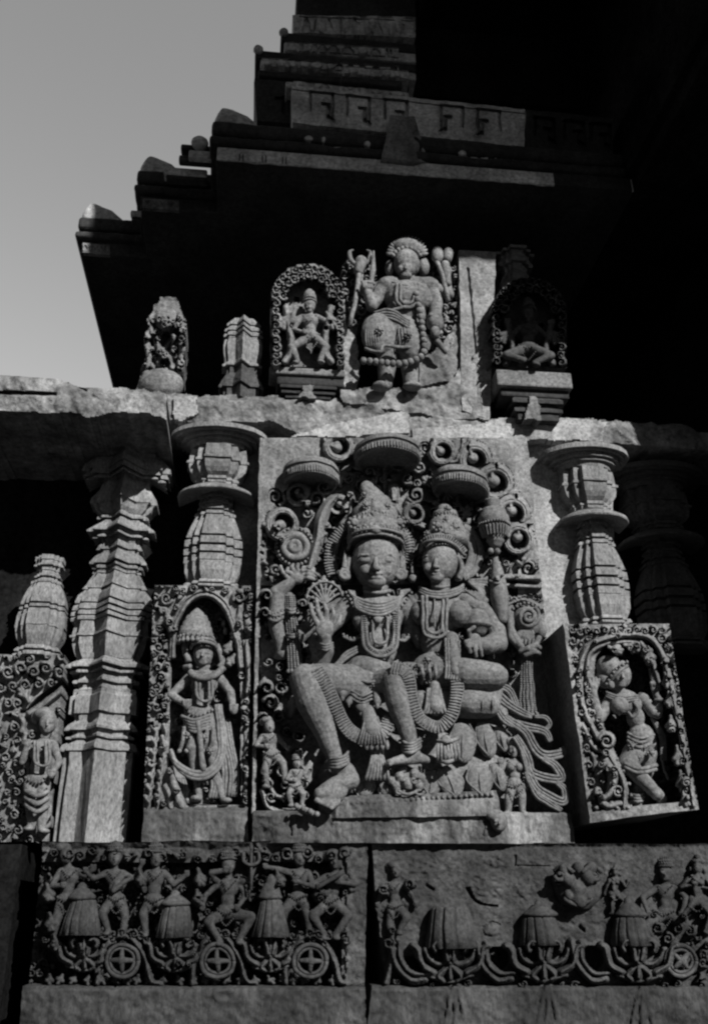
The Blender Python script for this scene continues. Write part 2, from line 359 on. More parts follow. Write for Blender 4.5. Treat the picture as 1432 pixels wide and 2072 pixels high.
    def fill(s, n, test, r0=8, r1=13, h=22, seed=3, flat=9, turns=1.15):
        rr = np.random.default_rng(seed); lo = [s.X.min(), s.Y.min()]; hi = [s.X.max(), s.Y.max()]
        for i in range(n):
            x, y = rr.uniform(lo[0], hi[0]), rr.uniform(lo[1], hi[1]); R = rr.uniform(r0, r1)
            if not test(x, y): continue
            k = s.win(x-R*.8, y-R*.8, x+R*.8, y+R*.8)
            if k is None: continue
            W = s.H[k]
            if W.max()-W.min() > flat: continue
            b = float(W.mean()); c = rr.integers(0, 4)
            if c == 0: s.donut(x, y, R, h*.8, rr.uniform(0, 360), b)
            elif c == 1:
                a = rr.uniform(0, 2*math.pi)
                for q in (-.5, 0, .5): s.stroke([(x-R*math.cos(a), y-R*math.sin(a)), (x+R*.3*math.cos(a+q), y+R*.3*math.sin(a+q)), (x+R*1.1*math.cos(a+q), y+R*1.1*math.sin(a+q))], 2.4, h*.8, w1=4, base=b)
                s.hole(x+R*.3*math.cos(a+2), y+R*.3*math.sin(a+2), 3.4, h)
            else:
                s.hole(x, y, R*.85, h); s.spiral(x, y, R*.8, turns, R*.36, h*.9, rr.uniform(0, 360), rr.choice([-1, 1]), w1=R*.2, r1=R*.2, base=b, ridge=.4); s.dome(x, y, R*.25, R*.25, h*.8, b)
    def leaf(s, x, y, L, ang, h=8, n=5, spread=60, w=None, bend=0):
        w = w or L*.16; w *= 1.15; spread *= .62; a = math.radians(ang)
        for i in range(n):
            q = a+math.radians(spread*(i/(n-1)-.5))*1.0; l = L*(1-.35*abs(i/(n-1)-.5)*2)
            m = (x+l*.5*math.cos(a*.6+q*.4), y+l*.5*math.sin(a*.6+q*.4)); e = (x+l*math.cos(q), y+l*math.sin(q))
            s.stroke([(x, y), m, e], w*.6, h, w1=w, n=4)
    def beadline(s, pts, r, h, gap=2.3, base=0, n=6, jitter=0):
        c = catmull(pts, n); L = np.concatenate([[0], np.cumsum(np.hypot(np.diff(c[:, 0]), np.diff(c[:, 1])))])
        for t in np.arange(0, L[-1], r*gap): s.dome(np.interp(t, L, c[:, 0]), np.interp(t, L, c[:, 1]), r, r, h, base)
    def holeline(s, pts, r, h, gap, ry=None, n=6):
        c = catmull(pts, n); L = np.concatenate([[0], np.cumsum(np.hypot(np.diff(c[:, 0]), np.diff(c[:, 1])))])
        for t in np.arange(gap/2, L[-1], gap):
            x, y = np.interp(t, L, c[:, 0]), np.interp(t, L, c[:, 1]); x2, y2 = np.interp(t+1, L, c[:, 0]), np.interp(t+1, L, c[:, 1])
            s.hole(x, y, r, h, ry or r, math.degrees(math.atan2(y2-y, x2-x)))
    def rough(s, amp, scale, seed=1):
        s.H += amp*(vnoise(s.X, s.Y, scale, seed)-.5)*2+amp*.5*(vnoise(s.X, s.Y, scale*.37, seed+1)-.5)*2
    def figure(s, x, y, k=1.0, h=20, pose=0, flip=1, head=True):
        """small carved dancer or attendant filling about 60 x 150 units; x, y = chin"""
        q = lambda a, b: (x+flip*a*k, y+b*k)
        lean = [0, 6, -6, 0][pose % 4]
        if head:
            s.dome(*q(0, -14), 13*k, 16*k, h*1.25); s.dome(*q(-1, -30), 15*k, 9*k, h); s.dome(*q(0, -38), 8*k, 9*k, h*.9)
            s.dome(*q(-15, -10), 5*k, 8*k, h*.7); s.dome(*q(15, -10), 5*k, 8*k, h*.7)
        s.stroke([q(-18, 12), q(18, 12)], 9*k, h, smooth=False)
        s.stroke([q(0, 10), q(lean*.6, 32), q(lean, 48)], 17*k, h*1.1, w1=12*k); s.dome(*q(-8, 20), 9*k, 9*k, h*1.35); s.dome(*q(8, 20), 9*k, 9*k, h*1.35)
        s.stroke([q(lean-8, 60), q(lean+8, 60)], 17*k, h*1.1, smooth=False)
        arms = [[(-20, 12, -36, 34, -16, 42), (20, 12, 38, 30, 40, 2)], [(-20, 12, -40, 20, -34, -6), (20, 12, 38, 34, 18, 46)],
                [(-20, 12, -34, 38, -44, 60), (20, 12, 36, 34, 44, 14)], [(-20, 12, -38, 30, -12, 24), (20, 12, 36, 34, 10, 30)]][pose % 4]
        for a in arms: s.stroke([q(a[0], a[1]), q(a[2], a[3]), q(a[4], a[5])], 7.5*k, h*1.15, w1=5*k, smooth=False); s.dome(*q(a[4], a[5]), 7*k, 7*k, h*1.1)
        legs = [[(-8, 66, -14, 98, -12, 132), (8, 66, 22, 94, 12, 130)], [(-8, 66, -30, 86, -8, 112), (8, 66, 16, 98, 12, 132)],
                [(-8, 66, -12, 98, -14, 132), (8, 66, 32, 84, 14, 110)], [(-10, 64, -32, 92, -14, 128), (10, 64, 32, 92, 16, 128)]][pose % 4]
        for a in legs:
            s.stroke([q(a[0], a[1]), q(a[2], a[3])], 12*k, h*1.15, w1=9*k, smooth=False); s.stroke([q(a[2], a[3]), q(a[4], a[5])], 9*k, h*1.1, w1=6*k, smooth=False)
            s.stroke([q(a[4], a[5]), q(a[4]+(6 if a[4] > 0 else -8), a[5]+4)], 6*k, h, smooth=False)
        s.beadline([q(-18, 70), q(0, 84), q(18, 70)], 3*k, 4, base=h*1.05); s.beadline([q(-13, 3), q(0, 14), q(13, 3)], 2.6*k, 4, base=h)
    def cut(s, mask): s.mask = mask
    def build(s, name, mat, parent=None, label=None, skirt=True, mask=None):
        V = P(s.X, s.Y, s.d0+s.H).reshape(-1, 3); nv, nu = s.X.shape; idx = np.arange(nv*nu).reshape(nv, nu)
        F = np.stack([idx[:-1, :-1], idx[1:, :-1], idx[1:, 1:], idx[:-1, 1:]], -1)
        if mask is not None:
            keep = mask[:-1, :-1] & mask[1:, :-1] & mask[1:, 1:] & mask[:-1, 1:]
        else: keep = np.ones((nv-1, nu-1), bool)
        Fq = F[keep].reshape(-1, 4)
        if skirt:
            # walls from every open edge back to s.back, straight into the wall
            E = {}
            pad = np.zeros((nv+1, nu+1), bool); pad[1:-1, 1:-1] = keep
            ex = []
            A = pad[1:-1, 1:-1]
            for (nb, a, b) in ((pad[:-2, 1:-1], (0, 1), (0, 0)), (pad[2:, 1:-1], (1, 0), (1, 1)), (pad[1:-1, :-2], (0, 0), (1, 0)), (pad[1:-1, 2:], (1, 1), (0, 1))):
                I, J = np.where(A & ~nb); ex.append(np.stack([idx[I+a[0], J+a[1]], idx[I+b[0], J+b[1]]], 1))
            ex = np.vstack(ex); ids = np.unique(ex); mp = np.full(len(V), -1); mp[ids] = np.arange(len(ids))+len(V)
            B = V[ids].copy(); B[:, 1] = -s.back*U
            n0 = len(V); V = np.vstack([V, B]); Sk = np.stack([ex[:, 0], ex[:, 1], mp[ex[:, 1]], mp[ex[:, 0]]], 1)[:, ::-1]
            Fq = np.vstack([Fq, Sk[:, ::-1]])
            o = mesh_obj(name, V, Fq, mat, parent, True, label)
        else: o = mesh_obj(name, V, Fq, mat, parent, True, label)
        try:
            o.data.set_sharp_from_angle(angle=math.radians(70))
        except Exception: pass
        return o

PLANS = {
 'facet': [(-1, -.6), (-1, .30), (-.74, .30), (-.70, .62), (-.47, .62), (-.43, .9), (.43, .9), (.47, .62), (.70, .62), (.74, .30), (1, .30), (1, -.6)],
 'star': [(-1, -.5), (-1, .22), (-.80, .22), (-.80, .42), (-.38, .42), (0, .95), (.42, .42), (.82, .42), (.82, .22), (1, .22), (1, -.5)],
 'round': [(-1, -.6), (-1, 0)]+[(-math.cos(math.pi*i/24), math.sin(math.pi*i/24)) for i in range(1, 24)]+[(1, 0), (1, -.6)],
 'square': [(-1, -1), (-1, 1), (1, 1), (1, -1)],
}
def loft(name, mat, parent, x, yref, dc, prof, plan='facet', smooth=False, wear=.8, seed=1, depth=1.0):
    """stack of mouldings; prof = [(seen height of the front edge, half width)], top first"""
    pl = np.array(PLANS[plan], float); pl[:, 1] *= depth
    q = []                                                        # subdivide plan for wear
    for a, b in zip(pl[:-1], pl[1:]):
        n = max(1, int(np.hypot(*(b-a))/.2)); q += [a+(b-a)*i/n for i in range(n)]
    q.append(pl[-1]); pl = np.array(q); n = len(pl)
    X = P(x, yref, dc)[0]; k = S(x, yref, dc); fr = pl[:, 1].max(); V = []; r = np.random.default_rng(seed); F = []
    prof = list(prof); hs = [p[1] for p in prof]
    for i in range(1, len(prof)-2):                               # cut the narrow grooves between rings deeper
        if prof[i+1][0]-prof[i][0] < 6 and hs[i]+2.5 < hs[i-1] and hs[i+1]+2.5 < hs[i+2]: prof[i] = (prof[i][0], hs[i]*.88); prof[i+1] = (prof[i+1][0], hs[i+1]*.88)
    for i, (py, hw) in enumerate(prof):
        z = P(x, py, dc+hw*k/U*fr)[2]
        j = r.normal(0, wear*.0007, (n, 3))
        V.append(np.stack([X+pl[:, 0]*hw*k, -dc*U-pl[:, 1]*hw*k, np.full(n, z)], 1)+j)
    for i in range(len(prof)-1):
        for j in range(n-1): F.append((i*n+j, (i+1)*n+j, (i+1)*n+j+1, i*n+j+1))
    F.append(tuple(range(n))); F.append(tuple((len(prof)-1)*n+j for j in range(n-1, -1, -1)))
    o = mesh_obj(name, np.vstack(V), F, mat, parent, smooth)
    b = o.modifiers.new('bevel', 'BEVEL'); b.width = .0022; b.segments = 2; b.limit_method = 'ANGLE'; b.angle_limit = math.radians(35)
    return o
def mould(y0, y1, w, kinds):
    """profile between two seen heights; kinds = list of (share, half-width start, half-width end)"""
    out = []; tot = sum(a[0] for a in kinds); y = y0
    for sh, a, b in kinds:
        out.append((y, a*w)); y += (y1-y0)*sh/tot; out.append((y, b*w))
    return out
def rope(parent, name, mat, pts, w, d=None, gap=7, rail=2.2, rib=1.9, fringe=0):
    """carved garland: two rails with ribs between"""
    g = Geo(); pts = np.array([(p[0], p[1], p[2] if len(p) > 2 else d) for p in pts], float); c = catmull(pts, 8)
    t = np.gradient(c[:, :2], axis=0); t /= np.linalg.norm(t, axis=1)[:, None]+1e-9; nrm = np.stack([-t[:, 1], t[:, 0]], 1)
    for sgn in (-1, 1):
        q = c.copy(); q[:, :2] += nrm*w*sgn; g.tube(q[::2], rail, n=2, seg=6)
    g.tube(c[::2], w, n=2, seg=8, flat=.35)
    g.ribs(c[::3], w*.95, rib, gap, n=3, lift=w*.35)
    return g.build(name, mat, parent)

# ------------------------------------------------------------ ground and temple body
def PZ(px, py, Z):
    dx = px-CX; dy = CY-py; D = _f*FOC+_r*dx+_u*dy; t = (Z-CAM[2])/D[2]; return CAM+D*t
def Xw(px, py, d): return float(P(px, py, d)[0])
def Zw(px, py, d): return float(P(px, py, d)[2])

g = Geo(); g.add([(-300, -300, 0), (300, -300, 0), (300, 300, 0), (-300, 300, 0)], [(0, 1, 2, 3)])
tag(g.build('ground', M['ground'], smooth=False), kind='structure')

temple = thing('temple_building', 'dark stone temple wall with a stepped deep eave and carved tower courses above', 'temple', (0, 0, 0))
ZL = Zw(716, 850, 40)                    # ledge level
XR = Xw(1405, 1500, 60)
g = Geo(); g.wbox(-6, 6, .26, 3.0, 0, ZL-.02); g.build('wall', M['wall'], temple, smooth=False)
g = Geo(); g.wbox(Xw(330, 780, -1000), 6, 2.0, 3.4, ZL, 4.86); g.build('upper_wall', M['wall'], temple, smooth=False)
# plaster-faced pier between the great panel and the right pilaster
g = Relief(((1040, 880), (1238, 885), (1244, 1330), (1070, 1330)), 0, 4, back=-125); g.rough(1.5, 40, 5)
g.build('plastered_pier', M['plaster'], temple)
# stone slab strip left of the great panel, behind the left pilaster
g = Relief(((476, 880), (560, 880), (530, 1700), (470, 1700)), -20, 4, back=-125); g.rough(2, 40, 9)
g.build('pier', M['slab'], temple)
# projecting bay to the right, outside the frame but for its edge: it shades the right border
xb = Xw(1300, 1200, 0)+.66
x4 = Xw(1005, 620, 70)+.70; y4 = -1.3
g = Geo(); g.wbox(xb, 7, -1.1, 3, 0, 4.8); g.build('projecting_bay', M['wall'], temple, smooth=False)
# dark tower mass over the bay; unseen overhang added to shade the roof courses
g = Geo(); g.wbox(PZ(437, 325, 4.83)[0]+1.1, 7, -2.6, 6, 6.4, 12); g.wbox(x4+.05, 7, -1.25, 3, 5.07, 6.4); g.build('tower_shade_mass', M['wall'], temple, smooth=False)

# stepped eave
ZE = 4.83
c1, c2, c3 = PZ(163, 512, ZE), PZ(283, 420, ZE), PZ(437, 325, ZE)
x4 = Xw(1005, 620, 70)+.70; y4 = -1.3
def eave_slab(name, z0, z1, grow, mat, bev=.006, noise=0):
    pts = [(c1[0]-grow, c1[1]-grow), (c2[0]-grow, c1[1]-grow), (c2[0]-grow, c2[1]-grow), (c3[0]-grow, c2[1]-grow), (c3[0]-grow, c3[1]-grow), (x4-grow, c3[1]-grow), (x4-grow, 3.2), (c1[0]-grow, 3.2)]
    q = []; rj = np.random.default_rng(int(z0*1000))                # worn, slightly broken edges
    for i, (a, b) in enumerate(zip(pts, pts[1:]+pts[:1])):
        L = math.hypot(b[0]-a[0], b[1]-a[1]); m_ = max(1, int(L/.03)) if i < 5 else 1
        for j in range(m_):
            jj = rj.normal(0, .0035, 2) if 0 < j else (0, 0)
            q.append((a[0]+(b[0]-a[0])*j/m_+jj[0]*.3, a[1]+(b[1]-a[1])*j/m_+abs(jj[1])))
    pts = q
    n = len(pts); zj = np.interp(np.arange(n), np.arange(0, n+6, 6), rj.normal(0, .004, len(np.arange(0, n+6, 6))))
    V = [(x, y, z0) for x, y in pts]+[(x, y, z1+zj[i]) for i, (x, y) in enumerate(pts)]
    F = [tuple(range(n-1, -1, -1)), tuple(range(n, 2*n))]+[(i, (i+1) % n, n+(i+1) % n, n+i) for i in range(n)]
    o = mesh_obj(name, V, F, mat, temple, False); b = o.modifiers.new('b', 'BEVEL'); b.width = bev; b.segments = 3
    return o
eave_slab('eave_soffit', ZE, ZE+.085, 0, M['eave'])  # underside's shade is put into this darker stone; fascia front stays lighter
bayeave = Geo(); bayeave.wbox(x4-.0, 7, y4, 3.2, ZE, ZE+.085); bayeave.wbox(x4-.035, 7, y4-.035, 3.2, ZE+.086, ZE+.235); bayeave.build('bay_eave', M['wall'], temple, smooth=False)  # near-black stone stands in for tower shade on this eave
for (xa, xb_, yy) in ((c3[0], x4, c3[1]),):
    gg = Geo(); gg.wbox(xa+.004, xb_-.002, yy-.006, yy+.02, ZE+.004, ZE+.08); gg.build('fascia', M['tower'], temple, smooth=False)
gg = Geo(); gg.wbox(PZ(1120, 379, ZE)[0], x4-.01, c3[1]-.0085, c3[1]+.02, ZE+.002, ZE+.082); gg.build('fascia', M['eave'], temple, smooth=False)  # darker stone stands in for shade deepening along the fascia
eave_slab('eave_lip', ZE+.085, ZE+.13, .035, M['eave'], .015)
eave_slab('eave_fillet', ZE+.13, ZE+.15, .0, M['tower'], .004)
eave_slab('eave_cornice', ZE+.15, ZE+.235, .03, M['eave'], .035)
# corner knobs and small parapet stones on the eave
def knob(cx, cy, r, h, l):
    g = Geo(); z = ZE+.22
    prof = [(0, 1), (.35, 1.02), (.62, .85), (.85, .5), (.97, .22), (1, .05)]; V = []; F = []; n = 14
    for t, q in prof:
        for k in range(n):
            a = 2*math.pi*k/n; V.append((cx-.02+r*.5+(r*q*math.cos(a))*(l if math.cos(a) > 0 else .5)*(1.2-.5*t), cy+.03+r*.6*q*math.sin(a), z+h*t))
    for i in range(len(prof)-1):
        for k in range(n): F.append((i*n+k, i*n+(k+1) % n, (i+1)*n+(k+1) % n, (i+1)*n+k))
    F.append(tuple((len(prof)-1)*n+k for k in range(n))); g.add(V, F); return g
for c in (c1, c2, c3): knob(c[0]+.0, c[1], .085, .15, 1.9).build('corner_knob', M['tower'], temple)
def block(name, x0, x1, yt, yb, d, back=120, mat='tower', bev=.008, par=None):
    z1 = Zw(x0, yt, d); z0 = Zw(x0, yb, d); X0 = Xw(x0, (yt+yb)/2, d); X1 = Xw(x1, (yt+yb)/2, d)
    g = Geo(); g.wbox(X0, X1, -d*U, -d*U+back*U, z0, z1); o = g.build(name, M[mat], par or temple, smooth=False)
    b = o.modifiers.new('b', 'BEVEL'); b.width = bev; b.segments = 2; return o
D3 = -c3[1]/U
block('parapet_stone', 332, 420, 336, 350, D3-90, 30); block('parapet_stone', 336, 420, 350, 358, D3-95, 25, 'eave')
block('parapet_stone', 366, 440, 290, 300, D3-60, 25, 'eave'); block('parapet_stone', 362, 440, 312, 324, D3-55, 20, 'eave'); block('parapet_stone', 382, 440, 302, 318, D3-40, 16)
block('parapet_stone', 264, 330, 424, 434, D3-220, 20); block('parapet_stone', 266, 330, 438, 446, D3-225, 20, 'eave')
g = Geo(); g.ell(405, 290, D3-50, 17, 15, 14); g.build('corner_knob', M['tower'], temple)

# roof courses above the eave
t0 = D3+4
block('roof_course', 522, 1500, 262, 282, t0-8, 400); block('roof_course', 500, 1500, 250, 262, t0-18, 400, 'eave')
# lattice course of stepped hooks
lat = Relief(((590, 172), (1062, 221), (1060, 297), (592, 248)), t0-12, 2.0, back=t0-160)
def hook(x, y, k=1, f=1):
    sl = .104
    q = lambda a, b: (x+f*a*k, y+b*k+sl*f*a*k)
    lat.groove([q(-16, -20), q(16, -20)], 3.4, 13, smooth=False, flat=True); lat.groove([q(16, -20), q(16, 16)], 3.8, 15, smooth=False, flat=True)
    lat.groove([q(-16, -20), q(-16, 8)], 3.0, 13, smooth=False, flat=True); lat.groove([q(2, -4), q(10, -4), q(10, 14)], 4.2, 15, smooth=False, flat=True)
    lat.groove([q(10, 14), q(17, 19)], 4.4, 13, smooth=False, flat=True)
for i, x in enumerate((650, 724, 800, 914, 988)): hook(x, 216+(x-650)*.104, 1.4, -1 if x > 880 else 1)
lat.groove([(592, 182), (1230, 248)], 1.6, 5, smooth=False); lat.rough(1.6, 22, 3)
lat.build('lattice_course', M['tower'], temple)
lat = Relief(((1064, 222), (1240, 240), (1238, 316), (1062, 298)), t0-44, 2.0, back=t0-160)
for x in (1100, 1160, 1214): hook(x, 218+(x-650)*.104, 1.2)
lat.rough(1.6, 22, 3); lat.build('lattice_course', M['eave'], temple)  # right lattice darkened in colour to stand in for its fade into shade
lat = Relief(((514, 158), (590, 166), (592, 250), (520, 244)), t0-75, 2.5, back=t0-230)
lat.groove([(560, 200), (575, 200), (575, 230)], 4, 12, smooth=False); lat.rough(1.5, 20, 4); lat.build('lattice_course', M['eave'], temple)
# cracked pale miniature in the middle of the lattice
mini = Relief(((790, 232), (838, 236), (868, 330), (772, 318)), t0+16, 2.5, back=t0-80)
mini.groove([(838, 280), (850, 292), (846, 318)], 3, 8); mini.groove([(850, 262), (838, 272)], 4, 6); mini.rough(2.5, 26, 8)
mini.H -= 14*np.clip((mini.X-838)/22, 0, 1); mini.build('miniature_shrine', M['upper'], temple)
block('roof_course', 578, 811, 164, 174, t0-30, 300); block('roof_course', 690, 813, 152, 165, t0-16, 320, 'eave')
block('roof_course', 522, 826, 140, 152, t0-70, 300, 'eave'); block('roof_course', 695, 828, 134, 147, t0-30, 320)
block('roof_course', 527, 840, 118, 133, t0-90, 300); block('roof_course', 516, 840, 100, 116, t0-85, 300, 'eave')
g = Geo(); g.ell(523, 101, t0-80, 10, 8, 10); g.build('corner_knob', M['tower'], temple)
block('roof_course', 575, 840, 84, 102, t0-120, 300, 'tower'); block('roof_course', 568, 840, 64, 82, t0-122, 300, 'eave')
g = Geo(); g.ell(574, 66, t0-118, 10, 8, 10); g.build('corner_knob', M['tower'], temple)
up = Relief(((592, 30), (840, 34), (840, 74), (592, 66)), t0-150, 3, back=t0-400)
for i, x in enumerate(range(615, 900, 52)): up.groove([(x, 40), (x+18, 40), (x+18, 62)], 5, 14, smooth=False); up.dome(x+34, 52, 9, 16, 12)
up.rough(2, 20, 5); up.build('roof_course', M['tower'], temple)
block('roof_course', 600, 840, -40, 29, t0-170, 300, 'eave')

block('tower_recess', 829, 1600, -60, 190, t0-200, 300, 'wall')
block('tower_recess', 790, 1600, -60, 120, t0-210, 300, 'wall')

def course(x0, x1, y, h, d, sl, seed):
    r = Relief(((x0, y), (x1, y+(x1-x0)*sl), (x1, y+h+(x1-x0)*sl), (x0, y+h)), d, 1.8, back=d-60); rr = np.random.default_rng(seed); x = x0+rr.uniform(8, 20)
    while x < x1-10:
        yy = y+(x-x0)*sl; k = rr.integers(0, 3); w_ = rr.uniform(10, 22)
        if k == 0: r.dome(x, yy+h*.6, w_*.6, h*.5, 14)
        elif k == 1: r.groove([(x-w_*.5, yy+h*.9), (x, yy+h*.15), (x+w_*.5, yy+h*.9)], 2.5, 14, smooth=False)
        else: r.groove([(x, yy+2), (x, yy+h-2)], 3, 14, smooth=False); r.groove([(x+7, yy+h*.4), (x+7, yy+h-2)], 3, 12, smooth=False)
        x += w_*1.5
    r.groove([(x0, y+h*.12), (x1, y+h*.12+(x1-x0)*sl)], 1.5, 6, smooth=False); r.rough(1.6, 14, seed); r.build('carved_course', M['tower'], temple)
course(530, 806, 117, 15, t0-84, .06, 3); course(584, 806, 84, 17, t0-114, .06, 4); course(697, 826, 133, 15, t0-26, .08, 5); course(606, 836, 30, 36, t0-146, .04, 6); course(560, 1062, 262, 18, t0-2, .1, 7); course(594, 826, 164, 10, t0-24, .1, 8)
# fascia carving under the lips
def fascia(x0, y0, x1, y1, h, d):
    r = Relief(((x0, y0), (x1, y1), (x1, y1+h), (x0, y0+h)), d, 1.5, back=d-12)
    n = int((x1-x0)/16)
    for i in range(n):
        x = x0+9+i*16; y = y0+h/2+(y1-y0)*(i+.5)/n; r.groove([(x-5, y-4), (x, y+4), (x+5, y-4)], 2, 4, smooth=False); r.dome(x+7, y, 3, 6, 3)
    r.rough(.6, 8); r.build('fascia_carving', M['ledge'], temple)
fascia(168, 491, 222, 495, 20, -c1[1]/U+7)
fascia(289, 401, 362, 406, 19, -c2[1]/U+7)
g = Geo()
for x in (484, 491, 530, 537, 571, 578): 
    y = 310+(x-437)*.07; k = D3+6; g.add(P([x, x+2, x+2, x], [y-2, y-2, y+12, y+12], [k]*4), [(0, 3, 2, 1)]); q = P([x, x+2, x+2, x], [y-2, y-2, y+12, y+12], [k-6]*4); g.add(q, [(0, 1, 2, 3)])
g.build('fascia_notches', M['wall'], temple, smooth=False)

# ------------------------------------------------------------ ledge
ledge = Relief(((-260, 742), (1620, 868), (1620, 925), (-260, 855)), 34, 2.2, back=-130)
ledge.rough(5, 45, 11); ledge.rough(2, 12, 13)
top = np.interp(ledge.X, [-260, 35, 70, 108, 122, 160, 250, 350, 400, 680, 700, 760, 826, 900, 990, 1135, 1390, 1410, 1620], [752, 756, 752, 755, 768, 782, 784, 795, 799, 803, 803, 806, 812, 835, 846, 845, 860, 872, 890])
bot = np.interp(ledge.X, [-260, 35, 160, 175, 230, 300, 345, 400, 545, 600, 700, 840, 1000, 1100, 1240, 1390, 1620], [832, 834, 836, 846, 834, 836, 852, 858, 852, 874, 876, 884, 886, 890, 898, 908, 925])
nz = 5*(vnoise(ledge.X, ledge.Y*0, 14, 3)-.5); ledge.H += 140*(ledge.X < 338); ledge.fill(0, lambda x, y: False)
ledge.groove([(-260, 793), (35, 795), (112, 797)], 4, 22, smooth=False); ledge.groove([(110, 757), (135, 772), (175, 790)], 2.5, 8)
ledge.groove([(690, 800), (760, 815), (826, 822)], 2, 5)
ledge.H += 10*np.clip((ledge.Y-top)/12, 0, 1)-8
lo = ledge.build('ledge_beam', M['ledge'], None, mask=(ledge.Y > top+nz) & (ledge.Y < bot+nz*.7))
tag(lo, 'long weathered stone ledge running across the wall above all the panels', 'ledge')
def patch(parent, name, poly, d, back, mat, rough=2, step=2.5, seed=1):
    xs = [p[0] for p in poly]; ys = [p[1] for p in poly]
    r = Relief(((min(xs), min(ys)), (max(xs), min(ys)), (max(xs), max(ys)), (min(xs), max(ys))), d, step, back=back)
    ins = np.zeros(r.X.shape, bool); n = len(poly); jx = r.X+6*(vnoise(r.X, r.Y, 11, seed)-.5); jy = r.Y+6*(vnoise(r.X, r.Y, 11, seed+4)-.5)
    for i in range(n):
        (xa, ya), (xc, yc) = poly[i], poly[(i+1) % n]
        if ya == yc: continue
        ins ^= ((jy > ya) != (jy > yc)) & (jx < (xc-xa)*(jy-ya)/(yc-ya)+xa)
    r.rough(rough, 24, seed); return r.build(name, M[mat], parent, mask=ins)
patch(lo, 'plaster_patch', [(580, 884), (600, 876), (700, 852), (826, 826), (828, 876), (700, 884)], 42, 20, 'plaster', seed=2)
patch(lo, 'plaster_patch', [(832, 890), (834, 866), (900, 862), (975, 856), (1005, 846), (1200, 847), (1228, 852), (1218, 893), (1100, 890), (980, 888)], 42, 20, 'plaster', seed=3)
patch(lo, 'plaster_patch', [(352, 798), (398, 801), (404, 838), (372, 850), (350, 852)], 42, 20, 'plaster', seed=4)
g = Geo(); g.lathe(146, 845, 20, [(815, 17), (822, 15), (830, 10), (836, 14), (845, 16), (856, 13), (866, 6), (870, 1)]); g.build('pendant_knob', M['slab'], lo)

# ------------------------------------------------------------ pilasters
def pilaster(x, yref, dc, y0, y1, w, label, mat='pilaster', cap=True, group=None, plan='facet', ref=(852, 1183, 57)):
    t = thing('pilaster', label, 'pilaster', tuple(P(x, y1, dc)), group)
    def mp(prof): return [(y0+(py-ref[0])*(y1-y0)/(ref[1]-ref[0]), hw*w/ref[2]) for py, hw in prof]
    upper = [(852, 102), (861, 104), (863, 94), (867, 92), (870, 78), (877, 80), (880, 68), (885, 70), (888, 60), (896, 57)]
    pot = [(896, 57), (905, 59), (915, 60), (918, 60), (919, 65), (923, 65), (924, 60), (932, 60), (942, 57), (952, 50), (960, 41)]
    neck = [(960, 38), (962, 44), (966, 45), (968, 41), (974, 41)]
    plate = [(975, 58), (978, 78), (982, 80), (985, 78), (987, 62), (990, 40), (994, 30)]
    rings = [(994, 30), (1000, 34), (1003, 34), (1004, 29), (1009, 29), (1010, 34), (1015, 35), (1016, 31), (1021, 31)]
    vase = [(1021, 36), (1026, 37), (1027, 33), (1031, 34), (1032, 41), (1037, 42), (1038, 38), (1050, 44), (1062, 50), (1075, 54), (1078, 55), (1079, 50), (1082, 50), (1083, 57), (1096, 58), (1097, 51), (1101, 51), (1102, 58), (1113, 58), (1114, 52), (1117, 52), (1118, 57), (1130, 57), (1131, 55.5), (1150, 54), (1162, 49), (1170, 45)]
    foot = [(1170, 50), (1173, 54), (1176, 54), (1177, 48), (1179, 48), (1180, 57), (1184, 57)]
    parts = [('capital', upper), ('bowl', pot), ('neck', neck), ('plate', plate), ('ring_moulding', rings), ('vase', vase), ('foot', foot)]
    for i, (nm, pr) in enumerate(parts):
        if not cap and i < 4: continue
        loft(nm, M[mat], t, x, yref, dc, mp(pr), 'round' if nm in ('capital', 'plate') else plan, seed=i, depth=.85 if nm != 'capital' else .7)
    return t
pilaster(436, 1050, 10, 852, 1184, 56, 'pale faceted pilaster standing on top of the left arched panel', plan='facet')
pilaster(1200, 1080, 20, 893, 1257, 52, 'bright faceted pilaster standing on the right dancer panel beside the plastered pier')
pilaster(1345, 1150, -70, 930, 1300, 62, 'dark shaded pilaster behind the right dancer panel at the right border', 'pilaster_shaded')
# far left one: only ring, vase, foot
t = thing('pilaster', 'short vase shaped pilaster at the left border above a carved panel', 'pilaster', tuple(P(88, 1322, 0)))
loft('capital', M['pilaster'], t, 88, 1240, -20, [(1121, 28), (1130, 28), (1131, 26), (1137, 26), (1138, 29), (1141, 29), (1142, 24), (1148, 22), (1152, 22)], seed=3)
loft('ring_moulding', M['pilaster'], t, 88, 1240, -20, [(1152, 20), (1160, 22), (1161, 26), (1164, 26), (1165, 22), (1170, 24), (1171, 30), (1176, 30)], seed=4)
loft('vase', M['pilaster'], t, 88, 1240, -20, [(1176, 27), (1186, 34), (1200, 40), (1212, 43), (1216, 43), (1217, 39), (1220, 39), (1221, 44), (1226, 44), (1227, 40), (1229, 40), (1230, 45), (1238, 46), (1239, 47), (1262, 48), (1263, 46.5), (1280, 44), (1295, 38), (1303, 35)], seed=5)
loft('foot', M['pilaster'], t, 88, 1240, -20, [(1303, 38), (1308, 44), (1311, 44), (1312, 39), (1315, 39), (1316, 45), (1323, 45)], seed=6)
